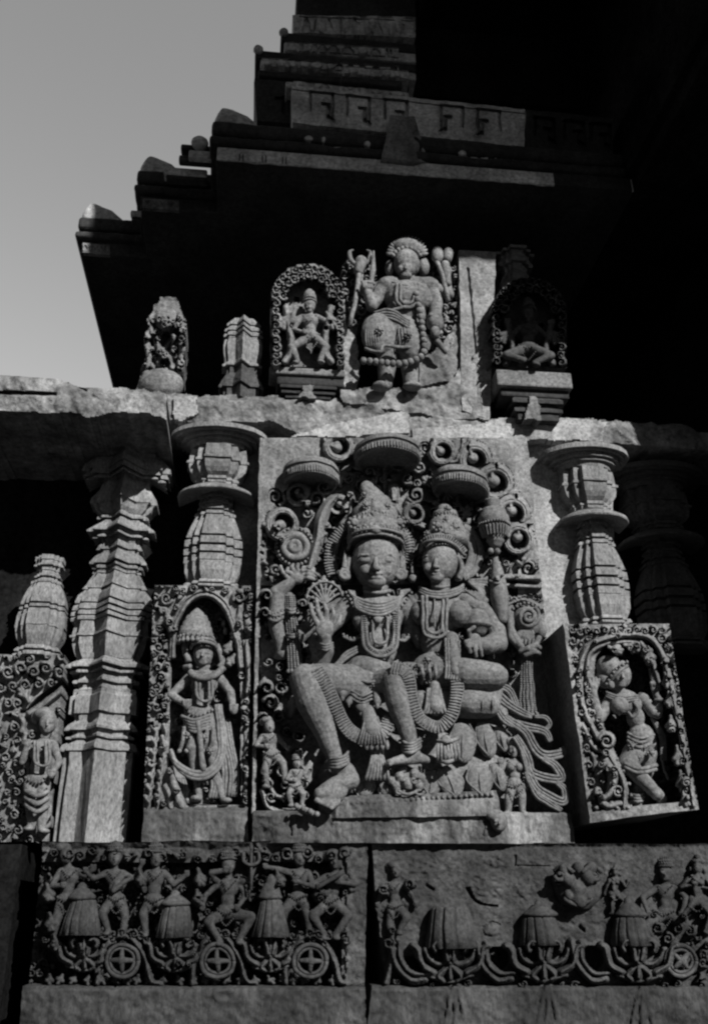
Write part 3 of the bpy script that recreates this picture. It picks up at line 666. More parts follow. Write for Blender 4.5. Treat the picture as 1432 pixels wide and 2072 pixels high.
# star-plan pilaster
t = thing('star_pilaster', 'tall pilaster with a sharp star plan and many stacked zigzag mouldings', 'pilaster', tuple(P(205, 1700, -20)))
sp = [('abacus', [(884, 62), (890, 62), (891, 56), (898, 56), (899, 70), (905, 70), (914, 88), (924, 92), (926, 92), (927, 84), (934, 84), (935, 88), (938, 88), (939, 78), (944, 78), (945, 82), (948, 82), (949, 50), (960, 44)]),
      ('bowl', [(960, 46), (976, 52), (984, 60), (990, 66), (997, 68), (1000, 68), (1001, 63), (1004, 63), (1006, 60), (1018, 56), (1030, 46)]),
      ('plate', [(1030, 44), (1033, 52), (1037, 52), (1038, 45), (1043, 45), (1049, 56), (1054, 68), (1058, 68), (1060, 50), (1071, 44), (1072, 56), (1075, 56), (1076, 40), (1090, 36)]),
      ('ring_moulding', [(1090, 36), (1094, 42), (1100, 46), (1102, 46), (1103, 38), (1110, 38), (1114, 46), (1124, 56), (1128, 56), (1129, 44), (1133, 44), (1136, 50), (1140, 50), (1141, 42), (1146, 42)]),
      ('vase', [(1146, 46), (1150, 48), (1151, 44), (1162, 52), (1172, 58), (1178, 64), (1180, 60), (1181, 66), (1190, 70), (1202, 74), (1205, 74), (1206, 68), (1209, 68), (1210, 76), (1218, 78), (1219, 70), (1222, 70), (1223, 78), (1230, 79), (1231, 71), (1234, 71), (1235, 78), (1241, 78), (1242, 70), (1250, 70), (1270, 72), (1271, 76), (1274, 76), (1275, 70), (1292, 69), (1310, 64), (1324, 58)]),
      ('lower_plate', [(1324, 54), (1328, 66), (1333, 80), (1338, 80), (1339, 60), (1346, 56), (1347, 68), (1352, 68), (1353, 50), (1364, 50), (1368, 62), (1374, 62), (1375, 50), (1384, 50), (1387, 58), (1390, 58)]),
      ('shaft_block', [(1390, 58), (1398, 58), (1400, 62), (1436, 62), (1437, 52), (1452, 50), (1458, 60), (1466, 66), (1470, 66), (1471, 52), (1480, 50), (1484, 62), (1488, 62), (1489, 56), (1494, 58), (1499, 66), (1508, 70), (1512, 70), (1514, 62)]),
      ('shaft', [(1514, 62), (1540, 62), (1600, 63), (1660, 63), (1712, 63)])]
for i, (nm, pr) in enumerate(sp): loft(nm, M['pilaster'], t, 240, 1150, -30, pr, 'star', seed=20+i, wear=1.2)
# base stone carrying left border panel

# ------------------------------------------------------------ the great panel
def ring_beads(g, x, yref, d, py, r, br, n, a0=0, a1=180, squash=1.0):
    k = S(x, yref, d); X = Xw(x, yref, d); z = Zw(x, py, d+r*squash)
    for i in range(n):
        a = math.radians(a0+(a1-a0)*i/(n-1)); c = np.array([X+r*k*math.cos(a), -d*U-r*k*squash*math.sin(a), z])
        g.wcap(c-np.array([0, 0, br*k*.2]), c+np.array([0, 0, br*k*.2]), br*k, br*k, 6)
def ring_leaves(g, x, yref, d, py, r, h, n, squash=.95, wd=.5):
    k = S(x, yref, d); X = Xw(x, yref, d); z = Zw(x, py, d+r*squash); step = math.pi*r*k/n
    for i in range(n+1):
        a = math.pi*i/n; c = np.array([X+r*k*math.cos(a), -d*U-r*k*squash*math.sin(a), z]); g.wcap(c, c+np.array([0, 0, h*k]), step*wd, step*.12, 7); g.wcap(c-np.array([0, 0, h*k*.1]), c+np.array([0, 0, h*k*.25]), step*wd*.5, step*wd*.45, 6)
def flower(g, x, y, d, r, n=8, h=6):
    g.disc(x, y, d, [(r*.5, 0), (r*.5, h), (r*.3, h+2), (r*.1, h+2)], 12)
    for i in range(n):
        a = 2*math.pi*i/n; g.ell(x+r*.72*math.cos(a), y+r*.72*math.sin(a), d+h*.5, r*.26, r*.26, h*.7, seg=8)
def fringe(g, x0, y0, x1, y1, n, d, r=2.2, spread=1.5, bead=True):
    """hanging tassel strings"""
    for i in range(n):
        t = i/(n-1)-.5; a = (x0+t*(x1[0]), y0, d+3-abs(t)*6); b = (x0+t*x1[1], y1, d+3-abs(t)*6)
        g.tube([a, ((a[0]+b[0])/2, (a[1]+b[1])/2, d+4), b], r, n=3, seg=6); 
        if bead: g.ball(b[0], b[1], b[2], r*1.5)
SC = M['schist']
ST = thing('carved_panel', 'largest carved stone panel, a four armed crowned god seated with his consort under three parasols', 'stone carving', tuple(P(830, 1700, 60)))
# --- back slab with scrollwork
sl = Relief(((526, 886), (1066, 886), (1140, 1655), (509, 1655)), 22, 1.7, back=-60)
ax = (sl.X-792)/268; ay = (sl.Y-1135)/238
inside = np.where(sl.Y < 1135, ax**2+ay**2 < 1, np.abs(ax+.02) < .97)
sl.H = np.where(inside, 6.0, 34.0)
sl.H = np.where((sl.Y > 1290) & ((sl.X < 622) | (sl.X > 1000)), -25, sl.H)
sl.H = np.where(inside & (sl.Y > 1185) & (sl.X < 985), -14, sl.H)
edge = (sl.X-np.interp(sl.Y, [886, 1655], [526, 509])); sl.H = np.where(edge < 7, 42, sl.H)
# drilled leaf edge round the arch
th = np.radians(np.linspace(182, 360, 64)); arc = [(792+262*math.cos(a), 1135+232*math.sin(a)) for a in th]
sl.stroke(arc, 11, 34, smooth=False)
for i, a in enumerate(np.radians(np.linspace(184, 358, 50))):
    x, y = 792+263*math.cos(a), 1135+233*math.sin(a); sl.hole(x, y, 5.2, 24, 3.4, rot=math.degrees(a)+25)
# big scrolls
for (x, y, R, a0, cw) in ((571, 1060, 33, 60, -1), (686, 904, 30, 90, -1), (894, 914, 27, 120, -1), (960, 930, 33, 140, 1), (1001, 977, 36, 150, 1),
                          (1036, 1038, 34, 160, 1), (1048, 1092, 31, 170, 1)):
    ld_ = None
    sl.donut(x, y, R*1.1, 34, a0+90, 18)
    c = math.degrees(math.atan2(y-1110, x-800)); 
    for da in (-38, 38): 
        q = math.radians(c+da); sl.leaf(x+math.cos(q)*R*.95, y+math.sin(q)*R*.95, R*.55, c+da*.6, 26, 3, 70, 4)
sl.stroke([(1076, 1100), (1060, 1130), (1036, 1148), (1030, 1168)], 15, 42, w1=12, ridge=.6)
sl.curl(1068, 1150, 20, 30, a0=200, cw=1)
sl.donut(602, 1000, 26, 26, 10, 12); sl.curl(556, 1004, 20, 28, a0=100); sl.curl(640, 1010, 20, 28, a0=20, cw=-1)
# inner scrolls round the crowns
sl.stroke([(795, 990), (800, 1022), (822, 1052), (856, 1066)], 13, 44, w1=9, ridge=.6)
sl.donut(838, 1040, 24, 26, 210, 18); sl.curl(842, 1002, 20, 34, a0=150, cw=-1)
sl.stroke([(710, 1000), (708, 1040), (690, 1062)], 12, 44, w1=7, ridge=.5)
sl.donut(684, 1022, 22, 26, -40, 18); sl.curl(655, 985, 18, 30, a0=60)
for (x, y, r) in ((803, 1078, 9), (818, 1092, 7), (828, 1072, 8), (788, 1040, 7), (940, 1052, 10), (925, 1030, 7), (648, 1060, 9), (655, 1036, 7), (790, 1010, 6), (700, 1084, 6), (960, 1075, 8)):
    sl.dome(x, y, r+5, r+5, 22, 10); sl.hole(x, y, r*.55, 24)
for (x, y, L, a) in ((800, 1060, 26, 60), (935, 1050, 30, -60), (660, 1080, 26, 130), (690, 985, 26, -110), (870, 985, 24, -120), (1015, 1130, 26, 60), (640, 950, 26, 200), (550, 1110, 26, 190), (540, 1140, 24, 220), (845, 930, 26, -70), (735, 930, 22, -120)):
    sl.leaf(x, y, L, a, 28, 4, 90, 6)
ringc = [(894, 914, 27), (960, 930, 33), (1001, 977, 36), (1036, 1038, 34), (1048, 1092, 31)]
for (xa, ya, Ra), (xc, yc, Rc) in zip(ringc, ringc[1:]):   # each scroll runs on into the next, with leaf sprays between
    mx_, my_ = (xa+xc)/2, (ya+yc)/2; vx, vy = mx_-800, my_-1110; n_ = math.hypot(vx, vy); vx, vy = vx/n_, vy/n_
    sl.stroke([(xa-vx*Ra*.8, ya-vy*Ra*.8), (mx_-vx*14, my_-vy*14), (mx_+vx*6, my_+vy*6), (xc+vx*Rc*.9, yc+vy*Rc*.9)], 8, 48, ridge=.6)
    for o_ in (-16, 0, 16): sl.stroke([(mx_+vx*8, my_+vy*8), (mx_+vx*24-vy*o_*.5, my_+vy*24+vx*o_*.5), (mx_+vx*36-vy*o_, my_+vy*36+vx*o_)], 3, 40, w1=5)
    sl.hole(mx_+vx*24-vy*7, my_+vy*24+vx*7, 3.6, 20, 7); sl.hole(mx_-vx*34, my_-vy*34, 5, 26)
# small top loops
for x in (735, 770, 860): sl.curl(x, 905, 14, 26, a0=90)
# shelf and flowers right of the consort
sl.stroke([(1006, 1168), (1090, 1170)], 7, 60, flat=True, smooth=False); sl.stroke([(1020, 1184), (1094, 1187)], 5, 52, flat=True, smooth=False)
for i in range(7): sl.curl(1030+i*10.5, 1210+3*math.sin(i), 8, 34, a0=90+40*i)
sl.stroke([(1022, 1226), (1060, 1214), (1100, 1232)], 6, 56, ridge=.4)
# left side loops and leaves
for (x, y, R) in ((540, 1392, 17), (548, 1422, 18), (534, 1452, 13), (540, 1205, 14), (536, 1240, 12)): sl.curl(x, y, R, 52, a0=200, turns=1.1); 
sl.leaf(590, 1450, 40, -80, 46, 4, 40, 7)
for i in range(9): sl.curl(536+ (i % 3)*34+6*(i//3), 1560+26*(i//3), 13, 52, a0=70*i, turns=1.2)
sl.stroke([(530, 1600), (545, 1636), (590, 1640), (618, 1618)], 7, 62, ridge=.4); sl.stroke([(535, 1575), (560, 1610), (600, 1612)], 6, 58)
sl.holeline([(536, 1645), (625, 1642)], 4, 20, 12)
inarch = lambda x, y: ((x-792)/262)**2+((y-1135)/232)**2 < .93 if y < 1135 else 524 < x < 1088
sl.fill(2600, lambda x, y: inarch(x, y) and y < 1290, 9, 15, 30, 4, flat=12)
sl.fill(3000, lambda x, y: inarch(x, y) and y < 1290, 5, 9, 24, 5, flat=14)
sl.fill(1500, lambda x, y: 528 < x < 625 and 1290 < y < 1640, 9, 15, 46, 6); sl.fill(900, lambda x, y: 1000 < x < 1075 and 1290 < y < 1640, 9, 15, 40, 7)
sl.rough(1.2, 26, 3); sl.rough(.7, 7, 8)
SLAB = sl.build('slab', M['slab'], ST)

# --- base block
bs = Relief(((513, 1640), (1154, 1644), (1163, 1706), (509, 1706)), 112, 2.2, back=-60)
bs.H -= 26*np.clip((560-bs.X)/50, 0, 1)+10*np.clip((bs.X-1010)/40, 0, 1)
bs.H -= 22*np.clip(1-(bs.Y-1640)/9, 0, 1)**2; bs.groove([(585, 1648), (590, 1690)], 3, 6); bs.groove([(985, 1650), (976, 1690)], 2, 4)
bs.rough(3, 34, 3); bs.rough(1.3, 9, 4); bs.build('base_block', M['base'], ST)
bs = Relief(((648, 1612), (1004, 1600), (1012, 1650), (640, 1655)), 120, 2.0, back=-60)
bs.H -= 40*(1-np.clip((bs.X-640)/40, 0, 1)); bs.H -= 14*np.clip(1-(bs.Y-1607)/14, 0, 1); bs.rough(2.5, 30, 6); bs.rough(1, 8, 4)
bs.beadline([(690, 1626), (800, 1620), (1000, 1608)], 4.2, 7, gap=2.6, base=-4); bs.build('throne_plinth', M['base'], ST)

# --- lotus throne with petals
th_ = Geo(); th_.cap((690, 1575, 50, 46), (990, 1568, 50, 46)); th_.cap((700, 1530, 40, 40), (990, 1500, 44, 40)); th_.cap((860, 1450, 30, 40), (1000, 1450, 34, 34))
throne = th_.melt('lotus_throne', SC, ST, .006, 3)
def petal(x0, y0, x1, y1, w, d):
    g = Geo(); L = math.hypot(x1-x0, y1-y0); rot = math.degrees(math.atan2(x1-x0, -(y1-y0)))
    g.ell((x0+x1)/2, (y0+y1)/2, d, w, L*.5, 9, rot); g.tube([(x0-w*.9*0, y0, d), ((x0+x1)/2, (y0+y1)/2, d+9), (x1, y1, d+5)], 2.2, n=4)
    g.tube([(x0-w*.5, y0, d), ((x0+x1)/2-w, (y0+y1)/2, d+2), (x1, y1, d+6)], 2.2, n=5); g.tube([(x0+w*.5, y0, d), ((x0+x1)/2+w, (y0+y1)/2, d+2), (x1, y1, d+6)], 2.2, n=5)
    return g.build('petal', SC, throne)
for a in ((935, 1465, 935, 1540, 27, 98), (975, 1462, 990, 1530, 20, 92), (900, 1552, 922, 1612, 26, 100), (965, 1548, 975, 1608, 27, 102), (880, 1560, 866, 1608, 20, 96), (1000, 1545, 1014, 1600, 14, 92),
          (735, 1612, 742, 1572, 20, 100), (780, 1612, 786, 1578, 18, 98), (706, 1606, 700, 1580, 14, 96), (950, 1600, 950, 1570, 10, 96), (1010, 1470, 1020, 1520, 14, 84)): petal(*a)

# --- the god
b = Geo()
b.ell(762, 1246, 68, 53, 44, 40); b.cap((716, 1226, 68, 20), (808, 1226, 68, 20)); b.ell(764, 1306, 70, 39, 46, 34); b.ell(742, 1366, 74, 60, 34, 40); b.ell(744, 1352, 86, 44, 26, 32)
b.cap((760, 1206, 78, 25), (760, 1178, 82, 26)); b.ell(735, 1256, 92, 22, 18, 16); b.ell(790, 1256, 92, 22, 18, 16)
def face(b, x, y, d, w, h, turn=0, dep=.95):
    """head with a carved face; x, y = middle of the head, w, h half sizes"""
    t = turn; b.ell(x, y, d, w, h, w*dep); b.ell(x+t*w*.1, y+h*.42, d+w*.16, w*.74, h*.52, w*.72); F = d+w*dep
    nx = x+t*w*.42; fd = F-abs(t)*w*.12
    b.cap((nx, y-h*.16, fd-w*.10, w*.07), (nx+t*w*.05, y+h*.24, fd+w*.10, w*.13)); b.ball(nx-w*.12, y+h*.27, fd-w*.02, w*.09); b.ball(nx+w*.12, y+h*.27, fd-w*.02, w*.09)
    for s_ in (-1, 1):
        ex = nx+s_*w*(.44-.1*abs(t))-t*0; ed = fd-w*.20-(.25*w if s_*t > 0 else 0)
        b.ell(ex, y-h*.02, ed, w*.24, h*.10, w*.16); q_ = [(ex-w*.27, y-h*.02, ed-w*.02+(.04*w*s_)), (ex-w*.12, y-h*.12, ed+w*.10), (ex+w*.12, y-h*.12, ed+w*.10), (ex+w*.27, y-h*.02, ed-w*.02-(.04*w*s_))]; b.chain([(p[0], p[1], p[2], w*.052) for p in q_], 8); b.chain([(p[0], p[1]-h*.15, p[2]-w*.01, w*.055) for p in q_], 8)
        b.ell(nx+s_*w*.40, y+h*.32, fd-w*.40, w*.28, h*.24, w*.26)
    b.cap((nx-w*.28, y+h*.45, fd-w*.20, w*.05), (nx, y+h*.46, fd-w*.07, w*.08)); b.cap((nx, y+h*.46, fd-w*.07, w*.08), (nx+w*.28, y+h*.45, fd-w*.20, w*.05))
    b.cap((nx-w*.15, y+h*.60, fd-w*.18, w*.08), (nx+w*.15, y+h*.60, fd-w*.18, w*.08)); b.ell(nx-t*w*.05, y+h*.76, fd-w*.42, w*.42, h*.22, w*.28)
face(b, 760, 1136, 88, 49, 54)
b.cap((706, 1130, 84, 7), (702, 1166, 84, 8)); b.cap((814, 1130, 84, 7), (812, 1166, 84, 8))     # long ears
# arms
b.chain([(706, 1228, 66, 21), (672, 1262, 66, 17), (636, 1300, 70, 14), (650, 1346, 92, 14)]); b.chain([(650, 1346, 92, 14), (662, 1318, 104, 13), (658, 1290, 112, 12)])
b.ell(657, 1272, 116, 19, 20, 9)                                                     # raised palm
for (x0, y0, xm, ym, x1, y1, r) in ((642, 1264, 633, 1246, 629, 1224, 5.2), (650, 1258, 644, 1238, 640, 1214, 5.2), (659, 1256, 660, 1238, 656, 1222, 5), (668, 1260, 674, 1246, 672, 1232, 4.8), (674, 1274, 684, 1262, 688, 1248, 5.4)):
    b.chain([(x0, y0, 116, r+.8), (xm, ym, 122, r), (x1, y1, 118, r*.8)], 8)
b.chain([(700, 1224, 50, 20), (640, 1250, 40, 17), (572, 1322, 44, 13)]); b.chain([(572, 1322, 44, 12), (560, 1262, 50, 17), (562, 1200, 54, 17), (590, 1176, 62, 11)])   # rear arm up to the discus
b.ell(600, 1168, 64, 16, 14, 10)
for i, (x1, y1) in enumerate(((583, 1150), (593, 1143), (604, 1142), (614, 1148))): b.chain([(595+4*i, 1162, 66, 4.6), (x1-2, y1+6, 72, 4.2), (x1, y1, 70, 3.6)], 8)
b.chain([(586, 1172, 66, 5), (572, 1158, 70, 4), (568, 1146, 70, 3.5)], 8)
b.ell(625, 1160, 58, 13, 15, 10)                                                     # fist on the sword
for i in range(4): b.chain([(614, 1150+i*7, 64, 4.6), (624, 1148+i*7, 72, 4.8), (634, 1151+i*7, 64, 4.2)], 8)
b.chain([(814, 1226, 64, 20), (836, 1270, 50, 15), (850, 1300, 40, 13)])             # arm behind the consort
# legs
b.chain([(735, 1388, 78, 42), (660, 1378, 112, 36), (620, 1376, 130, 30)]); b.chain([(617, 1374, 128, 31), (632, 1420, 130, 32), (655, 1476, 126, 25), (672, 1520, 120, 18), (684, 1556, 118, 16)])
b.chain([(765, 1388, 84, 36), (795, 1378, 128, 26)]); b.chain([(797, 1376, 130, 27), (806, 1420, 130, 27), (820, 1468, 126, 20), (830, 1512, 122, 15)])
# feet
b.chain([(700, 1560, 116, 19), (708, 1578, 124, 20), (676, 1590, 134, 17), (648, 1606, 142, 13)]); b.ell(672, 1606, 130, 34, 20, 22, -20)
for i in range(5): b.cap((650+i*8, 1612+i*3.2-3, 142, 6.5), (640+i*7.5, 1620+i*4-1, 146, 5.6-i*.2))
b.chain([(832, 1518, 120, 16), (838, 1532, 124, 15), (808, 1538, 134, 9), (786, 1542, 138, 6)]); b.chain([(836, 1532, 122, 15), (860, 1538, 120, 9)])
for i in range(5): b.cap((800-i*3, 1541, 130+i*3, 4.5), (780+i*2, 1546, 134+i*3, 4))
GOD = b.melt('god_figure', SC, ST, .0025, 2)
# crown
g = Geo(); g.lathe(758, 1040, 82, [(984, 3), (994, 12), (1002, 20), (1008, 24), (1010, 31), (1022, 36), (1030, 38), (1034, 45), (1050, 48), (1062, 50), (1066, 56), (1088, 56), (1098, 50)], 30, squash=.92)
for (py, r, br, n) in ((1066, 56, 3, 26), (1036, 45, 2.6, 22), (1011, 31, 2.4, 16), (1001, 22, 2, 12), (1050, 49, 2, 30), (1024, 37, 2, 24)): ring_beads(g, 758, 1040, 82, py, r, br, n)
for (py, r, h, n) in ((1062, 52, 11, 15), (1048, 49, 12, 13), (1033, 40, 10, 12), (1021, 36, 10, 11), (1009, 25, 8, 9)): ring_leaves(g, 758, 1040, 82, py, r, h, n, .93)
for i in range(60):
    a = math.radians(rng.uniform(8, 172)); py = rng.uniform(1012, 1062); r_ = np.interp(py, [1010, 1030, 1062], [31, 38, 50]); g.ell(758+r_*math.cos(a), py-r_*.42*(math.sin(a)-1)*0, 82+r_*.93*math.sin(a), rng.uniform(2, 4), rng.uniform(2.5, 5), 4, rng.uniform(-50, 50), seg=8)
g.ell(744, 992, 92, 16, 20, 12, -15); g.ell(744, 985, 94, 7, 10, 7)
for (x, y, d, r) in ((760, 1046, 126, 17), (716, 1058, 116, 15), (806, 1058, 116, 15), (740, 1024, 120, 9), (782, 1026, 120, 9), (756, 1014, 112, 8), (735, 1002, 108, 6), (772, 1006, 104, 6)): flower(g, x, y, d-4, r, 8, 8)
g.ell(760, 1030, 120, 14, 20, 10); g.ell(760, 1072, 134, 15, 10, 10)
for i in range(15):
    a = math.radians(12+i*11.2); x = 760+56*math.cos(a); d = 82+50*math.sin(a); y = 1098-18*math.sin(a)
    g.cap((x, y-12, d, 3.6), (x, y+1, d+1, 3.8), 8)
g.tube([(703, 1112, 88), (712, 1092, 112), (736, 1083, 130), (762, 1080, 135), (788, 1083, 130), (811, 1093, 112), (819, 1112, 88)], 2.8); g.tube([(704, 1100, 92), (714, 1080, 118), (738, 1072, 136), (762, 1070, 141), (786, 1072, 136), (810, 1080, 118), (818, 1100, 92)], 3)
g.build('crown', SC, GOD)
# ribbed halo
L = [(706, 1062, 60), (684, 1078, 62), (668, 1104, 62), (664, 1134, 62), (670, 1162, 64)]; Rr = [(806, 1066, 60), (824, 1086, 62), (830, 1112, 62), (824, 1140, 62)]
for l_ in (L, Rr): g = Geo(); g.ribs(l_, 7, 2.1, 5.4, lift=3); g.tube(l_, 5, flat=.6); g.tube([(x+(11 if l_ is L else -11), y, 55) for x, y, _ in l_], 7); g.build('halo_side', SC, GOD)
# earrings
for x, y in ((697, 1164), (810, 1164)):
    g = Geo(); g.disc(x, y, 92, [(13, 0), (13, 7), (9, 11), (7, 8), (3, 12)], 20); g.beads([(x-11, y-8, 96), (x, y-15, 96), (x+11, y-8, 96)], 3); g.tube([(x, y-14, 92), (x+(2 if x > 760 else 0), y-34, 90), (x, y-50, 90)], [6, 3, 1.2]); g.build('earring', SC, GOD)
# collar and garlands on the chest
def ulines(g, x, y0, y1, w, d, dd, r):
    g.tube([(x-w, y0, d), (x-w*1.02, (y0*2+y1)/3, d+dd*.5), (x-w*.96, y1-w*.7, d+dd), (x-w*.55, y1-w*.15, d+dd), (x, y1, d+dd), (x+w*.55, y1-w*.15, d+dd), (x+w*.96, y1-w*.7, d+dd), (x+w*1.02, (y0*2+y1)/3, d+dd*.5), (x+w, y0, d)], r, n=5)
g = Geo()
for k in range(5): g.tube([(706+k*2.4, 1196+k*.5, 84+k), (722, 1212+k*4.4, 100+k*1.5), (762, 1220+k*6, 112+k), (802, 1212+k*4.4, 100+k*1.5), (828-k*4, 1194+k*.5, 84+k)], 3.3)
g.beads([(700, 1200, 86), (722, 1234, 104), (764, 1250, 112), (806, 1232, 104), (832, 1200, 86)], 3.2, 2.3); g.ell(764, 1252, 112, 9, 9, 6)
g.tube([(736, 1196, 98), (762, 1201, 106), (790, 1196, 98)], 4)
g.build('collar', SC, GOD)
g = Geo()
for w_, yb_, r in ((36, 1328, 3.6), (28, 1318, 3.2), (15, 1303, 3.4)): ulines(g, 769, 1226, yb_, w_, 102, 10, r)
g.ribs([(738, 1240, 110), (740, 1296, 112), (768, 1324, 114), (798, 1296, 112), (800, 1240, 110)], 3.5, 1.5, 4.6)
g.ribs([(760, 1300, 112), (776, 1298, 112)], 8, 1.5, 4)
g.build('garland', SC, GOD)
g = Geo()                                                                             # sacred thread across the waist
for k in range(3): g.tube([(726, 1306+k*6, 98), (700, 1322+k*6, 104), (680, 1342+k*5, 106), (664, 1352+k*4, 108)], 2.8)
g.tube([(700, 1356, 112), (740, 1380, 122), (790, 1366, 112)], 3); 
g.build('sash', SC, GOD)
g = Geo()
for (x, y, r) in ((722, 1372, 7), (736, 1380, 8), (752, 1384, 8), (768, 1378, 8), (706, 1366, 6), (782, 1370, 7)): flower(g, x, y, 112, r, 6, 8)
for (x0, y0, x1, y1, r) in ((740, 1392, 732, 1432, 13), (760, 1392, 764, 1420, 9), (700, 1390, 692, 1404, 10), (722, 1398, 706, 1420, 8)): g.cap((x0, y0, 108, r*.7), (x1, y1, 122, r)); g.ell(x1, y1+r*.6, 124, r*.5, r*.9, 6)
for k in range(3): g.tube([(708, 1396+k*7, 122), (732, 1408+k*7, 132), (752, 1400+k*7, 122)], 2)
g.build('girdle', SC, GOD)
for (x0, y0, x1, y1, d, w_) in ((664, 1536, 706, 1526, 122, 20), (812, 1504, 850, 1498, 124, 15)):
    g = Geo(); k = 4
    for i in range(k): g.tube([(x0, y0-7+i*6, d-12), (x0+4, y0+i*6, d+8), ((x0+x1)/2, (y0+y1)/2+4+i*6, d+22), (x1-4, y1+i*6, d+8), (x1, y1-7+i*6, d-12)], 3.4)
    g.beads([(x0+2, y0+10, d+4), ((x0+x1)/2, (y0+y1)/2+18, d+22), (x1-2, y1+10, d+4)], 3); g.build('anklet', SC, GOD)
for pts in ([(536, 1236, 52), (556, 1246, 72), (582, 1238, 56)], [(538, 1246, 52), (556, 1256, 72), (580, 1246, 56)], [(694, 1288, 80), (712, 1296, 90), (728, 1288, 96)], [(800, 1290, 88), (816, 1296, 84), (826, 1288, 74)]):
    g = Geo(); g.tube(pts, 3.4); g.beads([(x, y-4, d+1) for x, y, d in pts], 2.6); g.build('armlet', SC, GOD)
g = Geo(); 
for k in range(3): g.tube([(642, 1300+k*5, 100), (658, 1306+k*5, 124), (674, 1300+k*5, 102)], 2.6)
g.build('bracelet', SC, GOD)
# garlands over the legs
rope(GOD, 'leg_garland', SC, [(640, 1352, 150), (664, 1392, 146), (684, 1440, 138), (708, 1480, 134), (745, 1496, 138), (776, 1482, 134), (790, 1450, 120)], 12, gap=6)
rope(GOD, 'leg_garland', SC, [(790, 1350, 150), (822, 1362, 150), (832, 1410, 144), (850, 1454, 138), (885, 1472, 136), (912, 1450, 132), (924, 1400, 128), (922, 1360, 124)], 11, gap=6)
g = Geo(); g.cap((744, 1440, 124, 14), (752, 1478, 130, 22)); 
for i in range(9): g.tube([(740+i*3, 1450, 136), (726+i*6.5, 1505, 148)], 2.4, n=2)
g.build('lap_fold', SC, GOD)
g = Geo(); g.cap((760, 1505, 124, 17), (764, 1530, 120, 11)); 
for i in range(7): g.tube([(754+i*3, 1528, 130), (744+i*6.5, 1560, 128), (740+i*7.4, 1580, 124)], 2.8, n=2, r1=3.6)
for i in range(5): g.ell(742+i*10, 1508, 140, 5, 10, 6)
g.build('tassel', SC, GOD)
# discus
g = Geo(); g.disc(597, 1107, 62, [(30, -8), (30, 6), (28, 10), (19, 10), (18, 3), (15, 3), (14, 9), (7, 11), (6, 7), (3, 9), (.5, 9)], 40)
for i in range(26): a = 2*math.pi*i/26; g.ell(597+36*math.cos(a), 1107+36*math.sin(a), 62, 3.6, 3.6, 5, seg=8)
g.tube([(597+40*math.cos(a), 1107+40*math.sin(a), 58) for a in np.linspace(.6, 6.0, 22)], 1.6, n=1)
g.build('discus', SC, GOD)
# sword
g = Geo(); c = catmull([(684, 1000), (664, 1020), (650, 1052), (644, 1090), (634, 1124), (626, 1150)], 8); wv = np.interp(np.linspace(0, 1, len(c)), [0, .1, .35, .7, 1], [2, 9, 13, 11, 8])
t = np.gradient(c, axis=0); t /= np.linalg.norm(t, axis=1)[:, None]; nn = np.stack([-t[:, 1], t[:, 0]], 1); V = []; n = len(c)
for off, dd in ((-1, 62), (-.3, 78), (.3, 78), (1, 62), (1, 40), (-1, 40)): q = c+nn*wv[:, None]*off; V.append(P(q[:, 0], q[:, 1], dd))
g.add(np.vstack(V), [(a*n+i, ((a+1) % 6)*n+i, ((a+1) % 6)*n+i+1, a*n+i+1) for a in range(6) for i in range(n-1)]+[tuple(a*n for a in range(6)), tuple(a*n+n-1 for a in range(5, -1, -1))]); g.build('sword', SC, GOD, smooth=False)
# fan shaped rosary in the raised hand
g = Geo()
for i, a in enumerate(np.radians(np.linspace(-172, -20, 8))):
    g.tube([(657, 1222, 112), (657+18*math.cos(a), 1216+22*math.sin(a), 108), (657+34*math.cos(a), 1212+34*math.sin(a), 100)], 2.3, n=3); g.ball(657+36*math.cos(a), 1212+36*math.sin(a), 100, 4.5)
for rr in (20, 36): g.tube([(657+rr*math.cos(a), 1213+rr*math.sin(a), 104) for a in np.radians(np.linspace(-180, -10, 12))], 2.4, n=2)
g.cap((655, 1168, 92, 4), (655, 1182, 94, 9)); g.build('fan', SC, GOD)
# hanging bead column below the discus arm
def beadcol(parent, x0, y0, x1, y1, w0, w1, d, name='tassel'):
    g = Geo(); n = 5
    for i in range(n):
        t = i/(n-1)-.5; g.beads([(x0+t*w0, y0, d+8-abs(t)*14), ((x0+x1)/2+t*(w0+w1)/2, (y0+y1)/2, d+8-abs(t)*14), (x1+t*w1, y1, d+8-abs(t)*14)], 2.7, 1.5)
        g.ball(x1+t*w1*1.15, y1+4, d+6, 4)
    g.cap((x0, y0, d-6, w0*.5), (x1, y1-4, d-8, w1*.45)); g.build(name, SC, parent)
beadcol(GOD, 586, 1206, 598, 1355, 16, 26, 62)
g = Geo(); 
for y in (1232, 1282): 
    for k in range(2): g.tube([(578, y+k*5, 64), (590, y+3+k*5, 80), (604, y+k*5, 64)], 3)
g.build('cord_band', SC, GOD)

